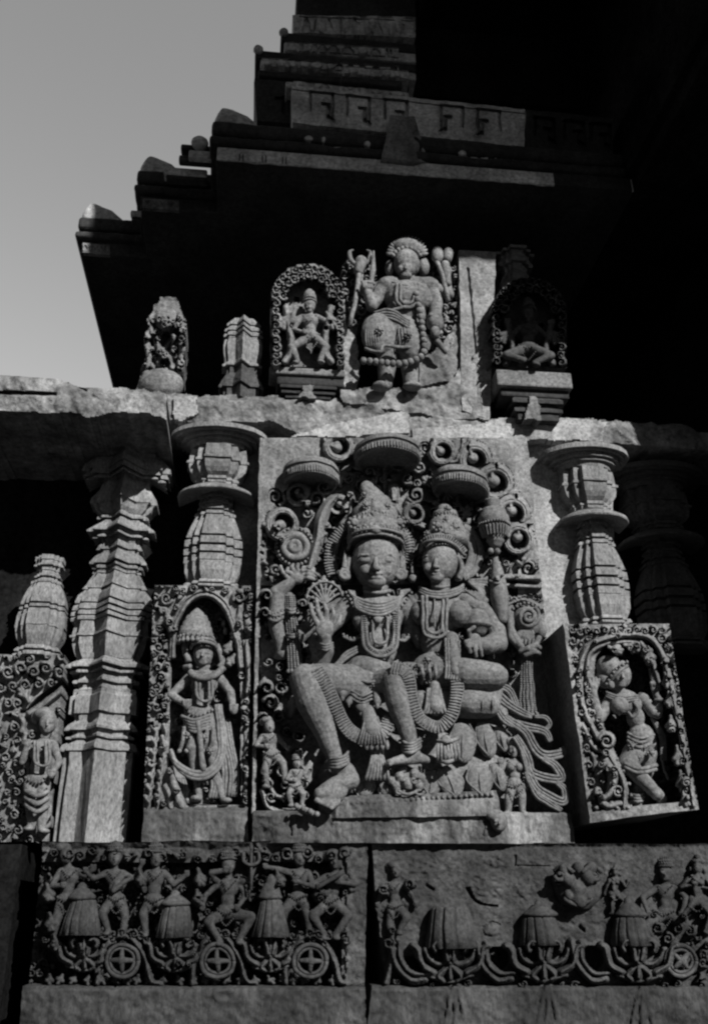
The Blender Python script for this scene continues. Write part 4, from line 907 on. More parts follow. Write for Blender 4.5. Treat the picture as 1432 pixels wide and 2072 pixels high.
# --- the consort
b = Geo()
b.ell(890, 1240, 66, 50, 42, 34); b.cap((848, 1212, 62, 16), (934, 1210, 62, 17)); b.ell(888, 1300, 62, 38, 42, 30); b.ell(930, 1242, 88, 27, 27, 25); b.ell(850, 1240, 78, 20, 24, 18); b.ell(880, 1355, 70, 50, 34, 34)
b.cap((890, 1205, 76, 20), (890, 1176, 80, 20)); face(b, 889, 1136, 84, 36, 43, turn=-.55, dep=1.0)
b.cap((925, 1140, 76, 7), (926, 1170, 76, 8))
b.chain([(940, 1214, 64, 20), (975, 1236, 62, 19), (1004, 1280, 66, 20), (1006, 1300, 72, 22)]); b.chain([(1006, 1298, 76, 21), (986, 1306, 92, 18), (962, 1302, 100, 12)])
b.ell(960, 1296, 104, 15, 15, 10)
for i, (x1, y1) in enumerate(((944, 1308), (950, 1320), (962, 1328), (974, 1326))): b.chain([(950+6*i, 1296, 108, 5), (x1-2, y1-10, 116, 4.6), (x1, y1, 112, 4)], 8)
b.chain([(952, 1290, 108, 5), (946, 1276, 116, 4.6), (958, 1268, 118, 4)], 8)
b.chain([(838, 1220, 56, 18), (832, 1262, 50, 15), (820, 1290, 46, 12)])
b.chain([(880, 1362, 80, 36), (940, 1364, 112, 32), (1000, 1368, 118, 27)]); b.ell(1000, 1368, 116, 25, 24, 24)       # thigh across
b.chain([(900, 1420, 84, 30), (950, 1424, 104, 30), (984, 1426, 104, 28)]); b.chain([(996, 1378, 100, 22), (990, 1415, 96, 24)])
b.cap((850, 1416, 106, 20), (846, 1430, 108, 16))
b.ell(824, 1356, 104, 34, 16, 18)
CON = b.melt('goddess_figure', SC, ST, .0025, 2)
g = Geo(); g.lathe(902, 1070, 78, [(1018, 3), (1026, 13), (1034, 17), (1037, 17), (1038, 24), (1046, 26), (1050, 22), (1056, 32), (1072, 37), (1086, 40), (1092, 43), (1104, 42)], 26, squash=.95)
for (py, r, br, n) in ((1056, 33, 2.4, 18), (1037, 24, 2.2, 13), (1074, 38, 2, 20)): ring_beads(g, 902, 1070, 78, py, r, br, n)
for (py, r, h, n) in ((1082, 39, 10, 14), (1069, 36, 10, 12), (1056, 31, 9, 11), (1046, 25, 8, 9), (1035, 17, 7, 7)): ring_leaves(g, 902, 1070, 78, py, r, h, n)
g.tube([(850, 1118, 84), (856, 1100, 104), (876, 1092, 122), (900, 1092, 124), (922, 1104, 108), (938, 1124, 80)], 3.6); g.tube([(852, 1108, 84), (858, 1090, 104), (878, 1082, 120), (904, 1082, 122), (926, 1094, 106), (942, 1114, 80)], 3)
g.ribs([(853, 1112, 90), (858, 1095, 108), (878, 1087, 124), (902, 1087, 126), (924, 1099, 110), (940, 1118, 84)], 4.5, 2, 4.6)
for (x, y, d, r) in ((884, 1064, 112, 12), (920, 1066, 110, 11), (902, 1052, 106, 8), (905, 1030, 98, 8), (935, 1086, 92, 9), (864, 1080, 106, 8), (900, 1078, 120, 8)): flower(g, x, y, d, r, 7, 6)
g.build('crown', SC, CON)
g = Geo(); arcp = [(925+46*math.cos(a), 1118+54*math.sin(a), 56) for a in np.radians(np.linspace(-75, 75, 12))]
g.tube(arcp, 8, flat=.5); g.tube([(x-10, y, 58) for x, y, _ in arcp], 2.6); g.tube([(x-17, y, 56) for x, y, _ in arcp], 9, flat=.5); g.tube([(848, 1100, 54), (834, 1122, 54), (832, 1146, 54), (836, 1166, 56)], 2.6)
for i in range(7):
    a = math.radians(-25+i*19); g.tube([(948, 1176, 60), (970+10*math.cos(a), 1182+18*math.sin(a), 66), (966+26*math.cos(a), 1186+40*math.sin(a), 60)], 4.2, n=4, r1=5.5)
g.build('halo', SC, CON)
g = Geo(); g.tube([(926, 1124, 90), (934, 1150, 92), (926, 1172, 90)], 5.5); g.build('earring', SC, CON); g = Geo(); g.disc(834, 1172, 76, [(8, 0), (8, 6), (4, 10), (.5, 10)], 14); g.tube([(834, 1160, 76), (834, 1140, 70)], [3, 1]); g.build('earring', SC, CON)
g = Geo()
for k in range(3): g.tube([(848, 1188+k*5, 78), (868, 1197+k*5, 94), (892, 1199+k*5, 100), (918, 1194+k*5, 94), (936, 1184+k*5, 76)], 3.4)
g.tube([(872, 1186, 88), (890, 1189, 98), (908, 1186, 90)], 3.4)
for k in range(6): g.tube([(940+k*6, 1194+k*1, 84-k*2), (962+k*5, 1210+k*1, 80-k*2), (986, 1232-k*5, 72-k)], 2.4)
g.build('collar', SC, CON)
g = Geo()
for w_, yb_, r in ((24, 1290, 3.4), (16, 1280, 3.2)): ulines(g, 879, 1206, yb_, w_, 98, 4, r)
g.tube([(878, 1206, 98), (879, 1240, 102), (880, 1272, 102)], 1.5); g.build('garland', SC, CON)
g = Geo(); g.cap((912, 1292, 96, 15), (918, 1350, 116, 15)); g.cap((914, 1300, 100, 14), (922, 1360, 124, 14))
for i in range(9): g.ribs([(900, 1296+i*9, 112+i*2.4), (930, 1300+i*9, 112+i*2.4)], 3, 2.6, 5)
g.build('cloth_end', SC, CON)
g = Geo(); g.lathe(966, 1262, 92, [(1232, 6), (1236, 14), (1244, 21), (1254, 25), (1262, 25), (1264, 28), (1268, 28), (1270, 22), (1280, 16), (1286, 12)], 22); g.build('pot', SC, CON)
g = Geo()
for i in range(7): g.tube([(866+i*4, 1392, 128), (860+i*6.5, 1436, 132), (850+i*9, 1444, 130)], 3, n=3)
g.cap((878, 1388, 122, 12), (880, 1430, 122, 20)); g.build('tassel', SC, CON)
g = Geo()
for x in (852, 866, 878): g.tube([(x, 1344, 116), (x+3, 1362, 136), (x, 1382, 116)], 4); 
for (x, y) in ((862, 1336), (846, 1350), (838, 1366), (864, 1376)): flower(g, x, y, 118, 9, 6, 10)
g.ribs([(812, 1352, 122), (840, 1356, 122)], 10, 2.2, 6); g.build('girdle', SC, CON)
g = Geo(); g.cap((902, 1500, 120, 12), (905, 1530, 124, 18))
for k in range(2): g.tube([(884, 1500+k*40, 124), (905, 1502+k*40, 142), (928, 1494+k*40, 124)], 4)
for i in range(7): g.tube([(886+i*6.5, 1506, 136), (884+i*7.5, 1538, 138)], 2.8, n=2)
g.build('anklet', SC, CON)
g = Geo()
for x in (972, 992): g.tube([(x, 1402, 116), (x+4, 1424, 132), (x, 1446, 116)], 2.2)
g.build('bracelet', SC, CON)

# --- parasols
def parasol(x, ytop, r, d, tilt=0, label=None):
    g = Geo(); y = ytop
    # seen heights are of the front rim; the axis sits r units behind it
    k = S(x, y, d); X = Xw(x, y, d+r*0); zf = Zw(x, y, d+r); zz = lambda dy: zf-dy*k/math.cos(.43)
    prof = [(-16, .1), (-14, .5), (-6, .85), (-1, .97), (6, 1.0), (8, 1.0), (9, .94), (12, .94), (13, .98), (28, .95), (29, .88), (24, .84), (20, .55), (19, .2)]
    V = []; F = []; seg = 44; th = np.linspace(0, 2*math.pi, seg, endpoint=False)
    for dz, q in prof: V.append(np.stack([X+r*k*q*np.cos(th), -d*U-r*k*1.08*q*np.sin(th), zz(dz)+tilt*r*k*q*np.cos(th)], 1))
    V = np.vstack(V); R = len(prof)
    for i in range(R-1):
        for j in range(seg): F.append((i*seg+j, (i+1)*seg+j, (i+1)*seg+(j+1) % seg, i*seg+(j+1) % seg))
    F.append(tuple(range(seg-1, -1, -1))); F.append(tuple((R-1)*seg+j for j in range(seg)))
    g.add(V, F); o = g.build('parasol', SC, ST, label=label); o.data.set_sharp_from_angle(angle=math.radians(40))
    g = Geo()
    for i in range(34):
        a = math.pi*(i+.5)/34; c = lambda dz: np.array([X+r*k*.985*math.cos(a), -d*U-r*k*1.08*.975*math.sin(a), zz(dz)+tilt*r*k*math.cos(a)])
        g.wcap(c(16), c(25), r*k*.034 if i % 2 else r*k*.022, r*k*.03, 6)
    g.build('rim_carving', SC, o)
    g = Geo(); g.wcap(np.array([X, -d*U*.55, zz(10)]), np.array([X, -d*U*.3, zz(120)]), r*k*.06, r*k*.06, 8); g.build('shaft', SC, o)
parasol(781, 880, 66, 78, 0, 'large middle parasol over the god'); parasol(629, 928, 57, 62, 0, 'left parasol'); parasol(927, 946, 57, 74, -.14, 'right parasol over the goddess')
# --- ribbed mace and its shaft held at right
g = Geo(); g.lathe(999, 1065, 78, [(1012, 14), (1016, 16), (1020, 13), (1024, 17), (1027, 12), (1030, 17), (1034, 25), (1038, 26), (1044, 27), (1046, 30), (1054, 31), (1060, 30), (1066, 29), (1078, 25), (1082, 24), (1084, 21), (1090, 16), (1094, 19), (1098, 15), (1104, 12), (1110, 8)], 30)
for i in range(14): a = math.pi*i/13; X_ = Xw(999, 1065, 78); k = S(999, 1065, 78); c = lambda py, r: np.array([X_+r*k*math.cos(a), -78*U-r*k*math.sin(a), Zw(999, py, 78+r)]); g.wcap(c(1060, 30), c(1078, 26), 2.6*k, 2*k, 6); g.wcap(c(1036, 27), c(1044, 28), 2.6*k, 2*k, 6)
ring_beads(g, 999, 1065, 78, 1052, 32, 2.6, 18); g.ball(992, 1116, 84, 7); g.ball(1006, 1116, 84, 7); g.build('mace_head', SC, ST)
g = Geo(); g.tube([(1002, 1122, 74), (1005, 1160, 74), (1010, 1210, 74), (1016, 1262, 72)], [4, 13, 20, 11], n=8, seg=14); g.tube([(990, 1176, 80), (1005, 1180, 92), (1020, 1176, 80)], 3); g.build('mace_shaft', SC, ST)
# --- scroll-headed beast and pleated column at right
g = Geo(); g.ell(1066, 1256, 66, 30, 30, 24); g.ell(1060, 1290, 74, 22, 15, 18); g.ell(1092, 1270, 60, 14, 22, 14)
MK = g.melt('beast_head', SC, ST, .004, 2)
g = Geo(); n = 26; g.tube([(1068+(22-20*i/n)*math.cos(i*.52-1), 1248+(22-20*i/n)*math.sin(i*.52-1), 84+i*.5) for i in range(n)], 4, n=2); g.beads([(1038, 1232, 78), (1062, 1220, 84), (1092, 1232, 78)], 3.4); g.build('scroll', SC, MK)
g = Geo()
for i in range(5): g.cap((1046+i*8, 1294, 88, 3.6), (1045+i*8, 1302, 90, 3), 8)
g.chain([(1030, 1258, 80, 6), (1034, 1290, 84, 7), (1052, 1312, 90, 6)]); g.build('jaw', SC, MK)
b = Geo(); b.chain([(1030, 1228, 66, 9), (1032, 1270, 78, 8), (1052, 1308, 92, 8)]); b.chain([(1052, 1318, 96, 6), (1066, 1312, 104, 6), (1082, 1304, 100, 6), (1090, 1310, 98, 5)]); b.chain([(1062, 1326, 98, 6), (1078, 1318, 104, 6), (1088, 1322, 98, 5)]); b.cap((1090, 1290, 90, 6), (1074, 1322, 96, 7)); b.melt('hand', SC, ST, .003, 2)
beadcol(ST, 1064, 1332, 1068, 1440, 18, 30, 84, 'pleated_column')
# --- flowing scarf ends
def ribbon(pts, w, d, parent, strands=3):
    g = Geo(); pts = [(p[0], p[1], p[2] if len(p) > 2 else d) for p in pts]; c = catmull(pts, 8); t = np.gradient(c[:, :2], axis=0); t /= np.linalg.norm(t, axis=1)[:, None]+1e-9; nn = np.stack([-t[:, 1], t[:, 0]], 1)
    ww = w*np.sin(np.linspace(.35, math.pi-.2, len(c)))**.5
    for i in range(strands):
        q = c.copy(); q[:, :2] += nn*(ww*(2*(i+.5)/strands-1))[:, None]; g.tube(q[::2], w/strands*1.05, n=2, seg=8, flat=1.8)
    return g.build('scarf_end', SC, parent)
for p_, w_ in (([(1000, 1420), (1020, 1456), (1060, 1470), (1100, 1480), (1112, 1500)], 9), ([(1020, 1452), (1060, 1480), (1085, 1520), (1106, 1530), (1136, 1524), (1132, 1514)], 10),
               ([(1040, 1490), (1064, 1528), (1072, 1560), (1100, 1574), (1134, 1576), (1120, 1548), (1096, 1534)], 10), ([(1054, 1510), (1072, 1570), (1090, 1600), (1136, 1622), (1140, 1600), (1122, 1582)], 9),
               ([(1064, 1560), (1084, 1604), (1108, 1622), (1134, 1640)], 8), ([(990, 1385), (1010, 1410), (1050, 1440), (1075, 1450)], 9), ([(1008, 1388), (1030, 1400), (1046, 1430)], 8)): ribbon(p_, w_, 100, ST)
for p_ in ([(1100, 1482), (1112, 1466), (1100, 1452), (1080, 1450)],): ribbon(p_, 5, 100, ST, 2)

# --- small attendants
def person(parent, name, x, y, k, d, joints, mat=SC, crown=True, label=None, voxel=.0028, build='slim'):
    """x, y = middle of the head; k = head half height; joints in head units"""
    b = Geo(); q = lambda a, c, dd=0, r=.4: (x+a*k, y+c*k, d+dd*k, r*k)
    face(b, x, y, d+.2*k, k*.8, k, joints.get('turn', 0))
    J = joints; cx, cy = J.get('chest', (0, 2.1)); hx, hy = J.get('hip', (0, 4.4))
    b.chain([q(0, .8, 0, .42), q(cx*.5, 1.3, 0, .45)]); b.cap(q(cx-.95, cy-.55, 0, .42), q(cx+.95, cy-.55, 0, .42)); b.ell(x+cx*k, y+cy*k, d, 1.15*k, 1.0*k, .8*k); b.ell(x+(cx+hx)/2*k, y+(cy+hy)/2*k, d, .8*k, 1.0*k, .65*k); b.ell(x+hx*k, y+hy*k, d, 1.2*k, .85*k, .85*k)
    if J.get('bust'): b.ell(x+(cx-.5)*k, y+cy*k, d+.6*k, .5*k, .5*k, .45*k); b.ell(x+(cx+.5)*k, y+cy*k, d+.6*k, .5*k, .5*k, .45*k)
    for key, rs in (('armL', (.40, .34, .26)), ('armR', (.40, .34, .26)), ('armL2', (.36, .3, .24)), ('armR2', (.36, .3, .24))):
        if key in J:
            pts = [(cx+(-1.1 if 'L' in key else 1.1), cy-.5, 0)]+list(J[key]); b.chain([q(a, c, dd, rs[min(i, 2)]) for i, (a, c, dd) in enumerate(pts)])
            a, c, dd = pts[-1]; b.ell(x+a*k, y+c*k, d+dd*k, .34*k, .34*k, .3*k, seg=10)
            for f_ in range(4): b.cap(q(a-.24+.16*f_, c, dd+.1, .13), q(a-.3+.2*f_, c-.42, dd+.2, .1), 6)
    for key in ('legL', 'legR'):
        if key in J:
            s_ = -1 if key == 'legL' else 1; pts = [(hx+s_*.55, hy+.3, 0)]+list(J[key]); rs = [.72, .55, .36, .26]
            b.chain([q(a, c, dd, rs[min(i, 3)]) for i, (a, c, dd) in enumerate(pts)])
            a, c, dd = pts[-1]; b.ell(x+(a+.25*s_)*k, y+(c+.15)*k, d+(dd+.3)*k, .5*k, .25*k, .5*k, seg=10)
    o = b.melt(name, mat, parent, voxel, 2, label)
    g = Geo()
    if crown:
        g.lathe(x, y-k, d+.1*k, [(y-2.2*k, .12*k), (y-2.0*k, .4*k), (y-1.75*k, .5*k), (y-1.7*k, .66*k), (y-1.3*k, .74*k), (y-1.25*k, .86*k), (y-.75*k, .84*k)], 18); ring_leaves(g, x, y-k, d+.1*k, y-1.2*k, .8*k, .45*k, 9); ring_leaves(g, x, y-k, d+.1*k, y-1.7*k, .55*k, .4*k, 7); ring_beads(g, x, y-k, d+.1*k, y-.85*k, .87*k, .12*k, 14); ring_beads(g, x, y-k, d+.1*k, y-1.55*k, .76*k, .12*k, 11)
        g.build('crown', mat, o)
    else:
        g.ell(x-.35*k, y-.75*k, d, .95*k, .6*k, .9*k); g.ell(x-1.0*k, y-.5*k, d-.2*k, .55*k, .55*k, .5*k); g.build('hair', mat, o)
    g = Geo(); g.beads([(x+(cx-.8)*k, y+(cy-.8)*k, d+.5*k), (x+cx*k, y+(cy-.1)*k, d+1.0*k), (x+(cx+.8)*k, y+(cy-.8)*k, d+.5*k)], .11*k); g.build('necklace', mat, o); g = Geo()
    g.beads([(x+(hx-1.1)*k, y+(hy-.3)*k, d+.6*k), (x+hx*k, y+(hy+.1)*k, d+1.0*k), (x+(hx+1.1)*k, y+(hy-.3)*k, d+.6*k)], .14*k); g.beads([(x+(hx-.9)*k, y+(hy+.6)*k, d+.7*k), (x+hx*k, y+(hy+1.6)*k, d+1.0*k), (x+(hx+.9)*k, y+(hy+.6)*k, d+.7*k)], .11*k)
    g.build('girdle', mat, o)
    return o
person(ST, 'attendant_figure', 1040, 1515, 17, 84, dict(turn=-.3, bust=1, hip=(.1, 4.3), armL=[(-1.9, 2.9, .3), (-1.7, 1.5, .7)], armR=[(1.7, 3.0, .2), (1.4, 4.6, .5)], legL=[(-.7, 6.0, .2), (-.7, 7.6, .1)], legR=[(.9, 6.0, .2), (1.0, 7.6, .1)]), crown=False, label='standing woman attendant right of the throne')
person(ST, 'attendant_figure', 545, 1468, 14, 74, dict(turn=.4, hip=(.3, 4.2), armL=[(-1.8, 3.0, .3), (-.2, 3.2, .9)], armR=[(1.9, 2.6, .3), (2.6, 3.4, .5)], legL=[(-.6, 6.4, .4), (-.4, 8.6, .2)], legR=[(1.9, 5.4, .6), (2.2, 8.0, .4)]), crown=False, label='small attendant at the lower left corner')
person(ST, 'attendant_figure', 600, 1545, 11, 84, dict(turn=.5, hip=(-.2, 4.0), armL=[(-1.8, 2.8, .3), (-.2, 3.0, .9)], armR=[(1.8, 2.6, .3), (2.4, 1.4, .5)], legL=[(-1.4, 5.6, .6), (-.8, 7.6, .3)], legR=[(1.3, 5.6, .6), (.9, 7.6, .4)]), label='tiny crowned attendant beside the foot of the god')
# clustered lion mask under the hanging foot
b = Geo(); b.ell(826, 1580, 96, 34, 24, 22)
for (x, y, r) in ((808, 1572, 11), (838, 1566, 11), (824, 1588, 12), (846, 1590, 10), (800, 1592, 10), (852, 1574, 9), (790, 1580, 9), (816, 1556, 8)): b.ball(x, y, 114, r)
LM = b.melt('lion_mask', SC, ST, .003, 2)
g = Geo()
for (x, y, s_) in ((806, 1600, 1), (846, 1602, -1), (838, 1578, 1)): g.tube([(x+(11-i)*math.cos(i*.6), y+(11-i)*math.sin(i*.6)*.8, 120) for i in range(10)], 2.6, n=2)
g.tube([(800, 1598, 118), (824, 1608, 122), (850, 1598, 118)], 3); g.build('curl', SC, LM)
# severed head and small snake lying on the base
b = Geo(); face(b, 1008, 1662, 118, 17, 19, .2); b.ell(1000, 1650, 116, 20, 12, 14); b.melt('small_head', SC, ST, .0028, 2)
g = Geo(); g.chain([(606, 1634, 128, 7), (620, 1640, 132, 7), (632, 1646, 134, 7)]); g.beads([(600, 1630, 138), (618, 1638, 140), (640, 1648, 140)], 6, 1.5); g.build('bead_cluster', SC, ST)

# ------------------------------------------------------------ left arched panel
LP = thing('carved_panel', 'narrow carved panel of a standing deity in an arched niche, below the pale faceted pilaster', 'stone carving', tuple(P(395, 1700, 40)))
r = Relief(((313, 1184), (511, 1184), (499, 1640), (290, 1640)), 34, 1.6, back=-110)
arc = [(350, 1420), (346, 1330), (352, 1270), (376, 1226), (414, 1204), (450, 1226), (474, 1280), (486, 1350), (492, 1430)]
cp = catmull(arc, 8); xl = np.interp(r.Y, [1204, 1226, 1270, 1330, 1640], [414, 376, 354, 347, 340]); xr = np.interp(r.Y, [1204, 1226, 1280, 1350, 1430, 1640], [414, 450, 472, 482, 487, 487])
r.H = np.where((r.Y > 1206) & (r.X > xl) & (r.X < xr) & (r.Y < 1628), -58.0, 12.0)
for off, h, w_ in ((0, 26, 6), (-9, 22, 4)):
    r.stroke([(350+off*.6, 1330), (354+off*.6, 1270+off*.3), (378+off*.4, 1224+off), (414, 1203+off), (450-off*.4, 1224+off), (475-off*.6, 1280+off*.3), (487-off*.6, 1350)], w_, h)
for (x, y, R, a) in ((336, 1212, 15, 20), (484, 1210, 16, 160), (370, 1196, 8, 0), (456, 1194, 8, 0), (430, 1192, 7, 90)): r.curl(x, y, R, 22, a0=a)
for (x, y, L, a) in ((336, 1230, 46, 80), (484, 1228, 50, 85), (494, 1250, 40, 60), (326, 1250, 40, 110), (480, 1265, 30, 100), (468, 1300, 24, 120), (474, 1325, 24, 120)): r.leaf(x, y, L, a, 22, 4, 50, 6)
for i in range(6): r.dome(464+i*3.5-(10 if i < 2 else 0), 1262+i*15, 6, 9, 34, -26)
for i in range(10): r.curl(322+(i % 2)*9-i*.6, 1270+i*20, 9+(i % 3), 22, a0=50*i, turns=1.1); r.hole(334-(i % 2)*10, 1278+i*20, 5, 30)
for i in range(7):
    y = 1470+i*24; x = 316-i*2.5; r.stroke([(x-6, y), (x+2, y+12), (x-4, y+30)], 7, 26, w1=5); r.stroke([(x+16, y-4), (x+20, y+14), (x+14, y+34)], 6, 24, w1=4); r.hole(x+8, y+14, 4, 26, 9)
r.stroke([(345, 1560), (352, 1590), (368, 1632)], 9, 24, w1=12); r.stroke([(335, 1590), (344, 1612), (346, 1634)], 7, 22)
r.stroke([(496, 1300), (503, 1350), (498, 1400)], 8, 30, w1=5); r.groove([(494, 1200), (495, 1400), (490, 1636)], 1.6, 6)
r.fill(1500, lambda x, y: y < 1628, 6, 11, 22, 5); r.fill(900, lambda x, y: y < 1628 and x < 345, 4, 7, 18, 6); r.rough(1.4, 18, 5); r.build('niche', M['slab'], LP)
r = Relief(((292, 1634), (500, 1631), (502, 1704), (287, 1704)), 62, 2.2, back=-110); r.H -= 16*np.clip(1-(r.Y-1632)/10, 0, 1); r.rough(2.6, 30, 3); r.rough(1, 8, 4); r.build('base_block', M['base'], LP)
D = person(LP, 'deity_figure', 411, 1322, 25, 38, dict(turn=-.1, bust=1, chest=(.1, 2.35), hip=(-.35, 4.9), armL=[(-2.6, 3.4, .2), (-1.3, 4.2, .9)], armR=[(2.2, 3.1, .3), (2.5, 4.6, .5)],
            legL=[(-.9, 7.6, .7), (-.7, 9.2, .4), (-.3, 11.6, .3)], legR=[(.7, 7.8, .4), (.9, 9.6, .3), (1.6, 11.7, .3)]), crown=False, label='standing crowned deity with a draped skirt')
for ch in list(D.children):
    if ch.name.startswith('hair'): bpy.data.objects.remove(ch)
g = Geo(); g.lathe(398, 1270, 40, [(1232, 3), (1240, 12), (1246, 16), (1247, 20), (1258, 24), (1259, 27), (1270, 29), (1271, 32), (1282, 33), (1283, 35), (1294, 34), (1300, 30)], 22)
g.tube([(386, 1312, 50), (392, 1302, 64), (411, 1298, 72), (430, 1302, 64), (438, 1312, 50)], 3.4); g.tube([(388, 1305, 50), (394, 1296, 62), (411, 1292, 70), (430, 1296, 62), (437, 1306, 50)], 3)
for i, y in enumerate((1248, 1259, 1271, 1283)): ring_beads(g, 398, 1270, 40, y, 20+i*5, 2.6, 12); ring_leaves(g, 398, 1270, 40, y+10, 19+i*5, 9, 8+i, 1)
g.tube([(378, 1290, 40), (374, 1310, 42), (382, 1340, 44)], 7); g.tube([(438, 1306, 40), (446, 1324, 42), (450, 1340, 44), (444, 1350, 44)], 6); g.build('crown', SC, D)
g = Geo(); g.tube([(384, 1360, 56), (398, 1370, 64), (418, 1373, 66), (440, 1364, 60), (452, 1352, 52)], 7); g.tube([(372, 1352, 40), (386, 1350, 52)], 6)
for w_ in (16, 9): ulines(g, 414, 1376, 1420, w_, 62, 4, 3)
g.build('collar', SC, D)
g = Geo()
for o_, r_ in ((-7, 4), (0, 5), (7, 4)): g.tube([(346, 1524+o_, 52), (358+o_*.4, 1548+o_, 60), (384, 1566+o_, 66), (412, 1568+o_, 66), (438+o_*.6, 1552+o_*.7, 60), (449+o_*.8, 1520, 54), (447+o_*.7, 1470, 46), (442+o_*.6, 1426, 42)], r_)
for x0, x1, r_ in ((450, 466, 3.4), (456, 472, 3.6), (462, 477, 3.2), (446, 458, 3.4), (441, 452, 3), (467, 482, 3)): g.tube([(x0-4, 1456, 34), (x0+4, 1500, 38), (x1, 1560, 34), (x1-4, 1612, 30)], r_, flat=.8)
for q_ in range(4): g.tube([(426+q_*5, 1562, 46), (430+q_*6, 1590, 48), (424+q_*6, 1614, 44)], 3.6)
for q_ in range(5): g.tube([(352+q_*3, 1540+q_*6, 30), (356+q_*5, 1580, 34), (344+q_*9, 1624, 30)], 3.4)
g.build('drapery', SC, D)
g = Geo()
for i in range(5): g.tube([(366+i*3, 1448+i*5, 62), (392, 1456+i*6, 74), (424, 1446+i*6, 62)], 3.4)
g.tube([(402, 1458, 74), (404, 1500, 70), (412, 1560, 66)], 6)
for x in (372, 386, 420, 432): g.tube([(x, 1470, 64), (x-2, 1495, 66), (x-8, 1518, 58)], 4); g.ball(x-9, 1520, 60, 5)
for i in range(4): g.tube([(398+i*6, 1570, 62), (396+i*8, 1588, 56)], 2.6, n=2)
for (x, y, r_) in ((380, 1486, 9), (412, 1490, 9), (396, 1470, 8), (426, 1520, 8)): flower(g, x, y, 66, r_, 6, 5)
g.build('girdle', SC, D)

# ------------------------------------------------------------ right dancer panel
RP = thing('carved_panel', 'thick framed panel of a bending dancer under a curling vine, right of the largest panel', 'stone carving', tuple(P(1290, 1665, 100)))
r = Relief(((1139, 1262), (1353, 1262), (1412, 1638), (1192, 1664)), 128, 1.6, back=-110)
xl = np.interp(r.Y, [1262, 1300, 1330, 1400, 1480, 1560, 1640], [1290, 1230, 1205, 1200, 1225, 1262, 1272]); xr = np.interp(r.Y, [1262, 1300, 1340, 1400, 1500, 1640], [1290, 1320, 1334, 1350, 1372, 1392])
r.H = np.where((r.X > xl) & (r.X < xr) & (r.Y > 1302) & (r.Y < 1638), -75.0, 0.0)
le = r.X-np.interp(r.Y, [1262, 1664], [1139, 1192]); be = r.Y-np.interp(r.X, [1192, 1412], [1643, 1617]); r.H = np.where((le < 5.5) | (be > 0), 14, r.H)
vine = [(1262, 1634), (1262, 1590), (1240, 1540), (1208, 1490), (1182, 1440), (1172, 1390), (1174, 1340), (1192, 1306), (1230, 1290), (1280, 1283), (1320, 1296), (1344, 1340), (1362, 1410), (1378, 1490), (1392, 1570), (1402, 1630)]
r.stroke(vine, 7, 22, ridge=.6); v2 = [(1188, 1370), (1190, 1330), (1212, 1308), (1252, 1300), (1290, 1302), (1316, 1326), (1332, 1380)]; r.stroke(v2, 5, 14)
for i in range(12): x = 1156+i*16.5; r.curl(x, 1274+(i % 2)*3, 9, 14, a0=60*i, turns=1.1)
for i in range(9): y = 1296+i*36; r.curl(1158+i*4.6, y, 11, 16, a0=70*i, turns=1.2); r.leaf(1158+i*4.6+6, y+18, 22, 120, 14, 3, 80, 5)
for x, y, L, a in ((1230, 1310, 30, 20), (1262, 1306, 34, 15), (1296, 1300, 40, 60), (1310, 1310, 36, 80), (1344, 1360, 34, 75), (1352, 1400, 32, 80), (1368, 1510, 40, 80), (1376, 1560, 44, 80), (1206, 1530, 40, 80), (1196, 1524, 44, 60), (1380, 1600, 34, 70), (1356, 1450, 30, 85)): r.leaf(x, y, L, a, 20, 4, 60, 6)
c = catmull(vine, 6)
for i in range(4, 90, 3): r.dome(c[i][0]+12*(1 if i < 46 else 1), c[i][1]+4, 4.5, 4.5, 18, -6)
r.curl(1226, 1500, 20, 26, a0=200, cw=1, turns=1.4); r.stroke([(1180, 1470), (1200, 1510), (1236, 1530), (1246, 1570), (1236, 1600)], 6, 20)
r.stroke([(1222, 1536), (1236, 1560), (1234, 1600), (1220, 1616)], 12, 26, w1=8); r.curl(1250, 1600, 13, 20, a0=80); r.stroke([(1208, 1600), (1224, 1630), (1256, 1626)], 8, 22)
for i in range(7): r.dome(1204+i*11, 1634-(i % 2)*8, 7, 7, 20)
for i in range(10): r.curl(1366+i*2.2, 1330+i*30, 9, 16, a0=50*i, turns=1.1)
r.H = np.where(r.X < np.interp(r.Y, [1262, 1664], [1147, 1200]), 14, r.H); r.fill(2200, lambda x, y: (x-1139)-(y-1262)*.13 > 14 and y < 1612, 6, 11, 20, 5); r.fill(1200, lambda x, y: (x-1139)-(y-1262)*.13 > 12 and y < 1615, 4, 7, 16, 6); r.rough(1.2, 16, 5); r.build('niche', M['upper'], RP)
DM = M['upper']
b = Geo(); face(b, 1252, 1364, 128, 24, 27, .55); b.chain([(1246, 1386, 122, 11), (1256, 1404, 118, 13)]); b.ell(1262, 1420, 112, 36, 24, 22, 15); b.ell(1252, 1426, 132, 19, 19, 16); b.ell(1284, 1452, 106, 19, 22, 18); b.ell(1298, 1500, 104, 30, 34, 26)
b.chain([(1238, 1410, 116, 12), (1210, 1456, 126, 11)]); b.chain([(1210, 1456, 126, 10), (1204, 1420, 132, 8), (1200, 1398, 134, 7)]); b.ell(1200, 1390, 134, 9, 9, 7)
for i in range(4): b.cap((1194+i*5, 1386, 136, 3.2), (1190+i*7, 1370+abs(i-1.5)*3, 138, 2.6), 6)
b.chain([(1300, 1414, 112, 13), (1320, 1440, 116, 12), (1330, 1444, 118, 10)]); b.chain([(1330, 1446, 118, 10), (1334, 1424, 124, 8), (1326, 1404, 126, 7)]); b.ell(1325, 1396, 126, 9, 10, 7)
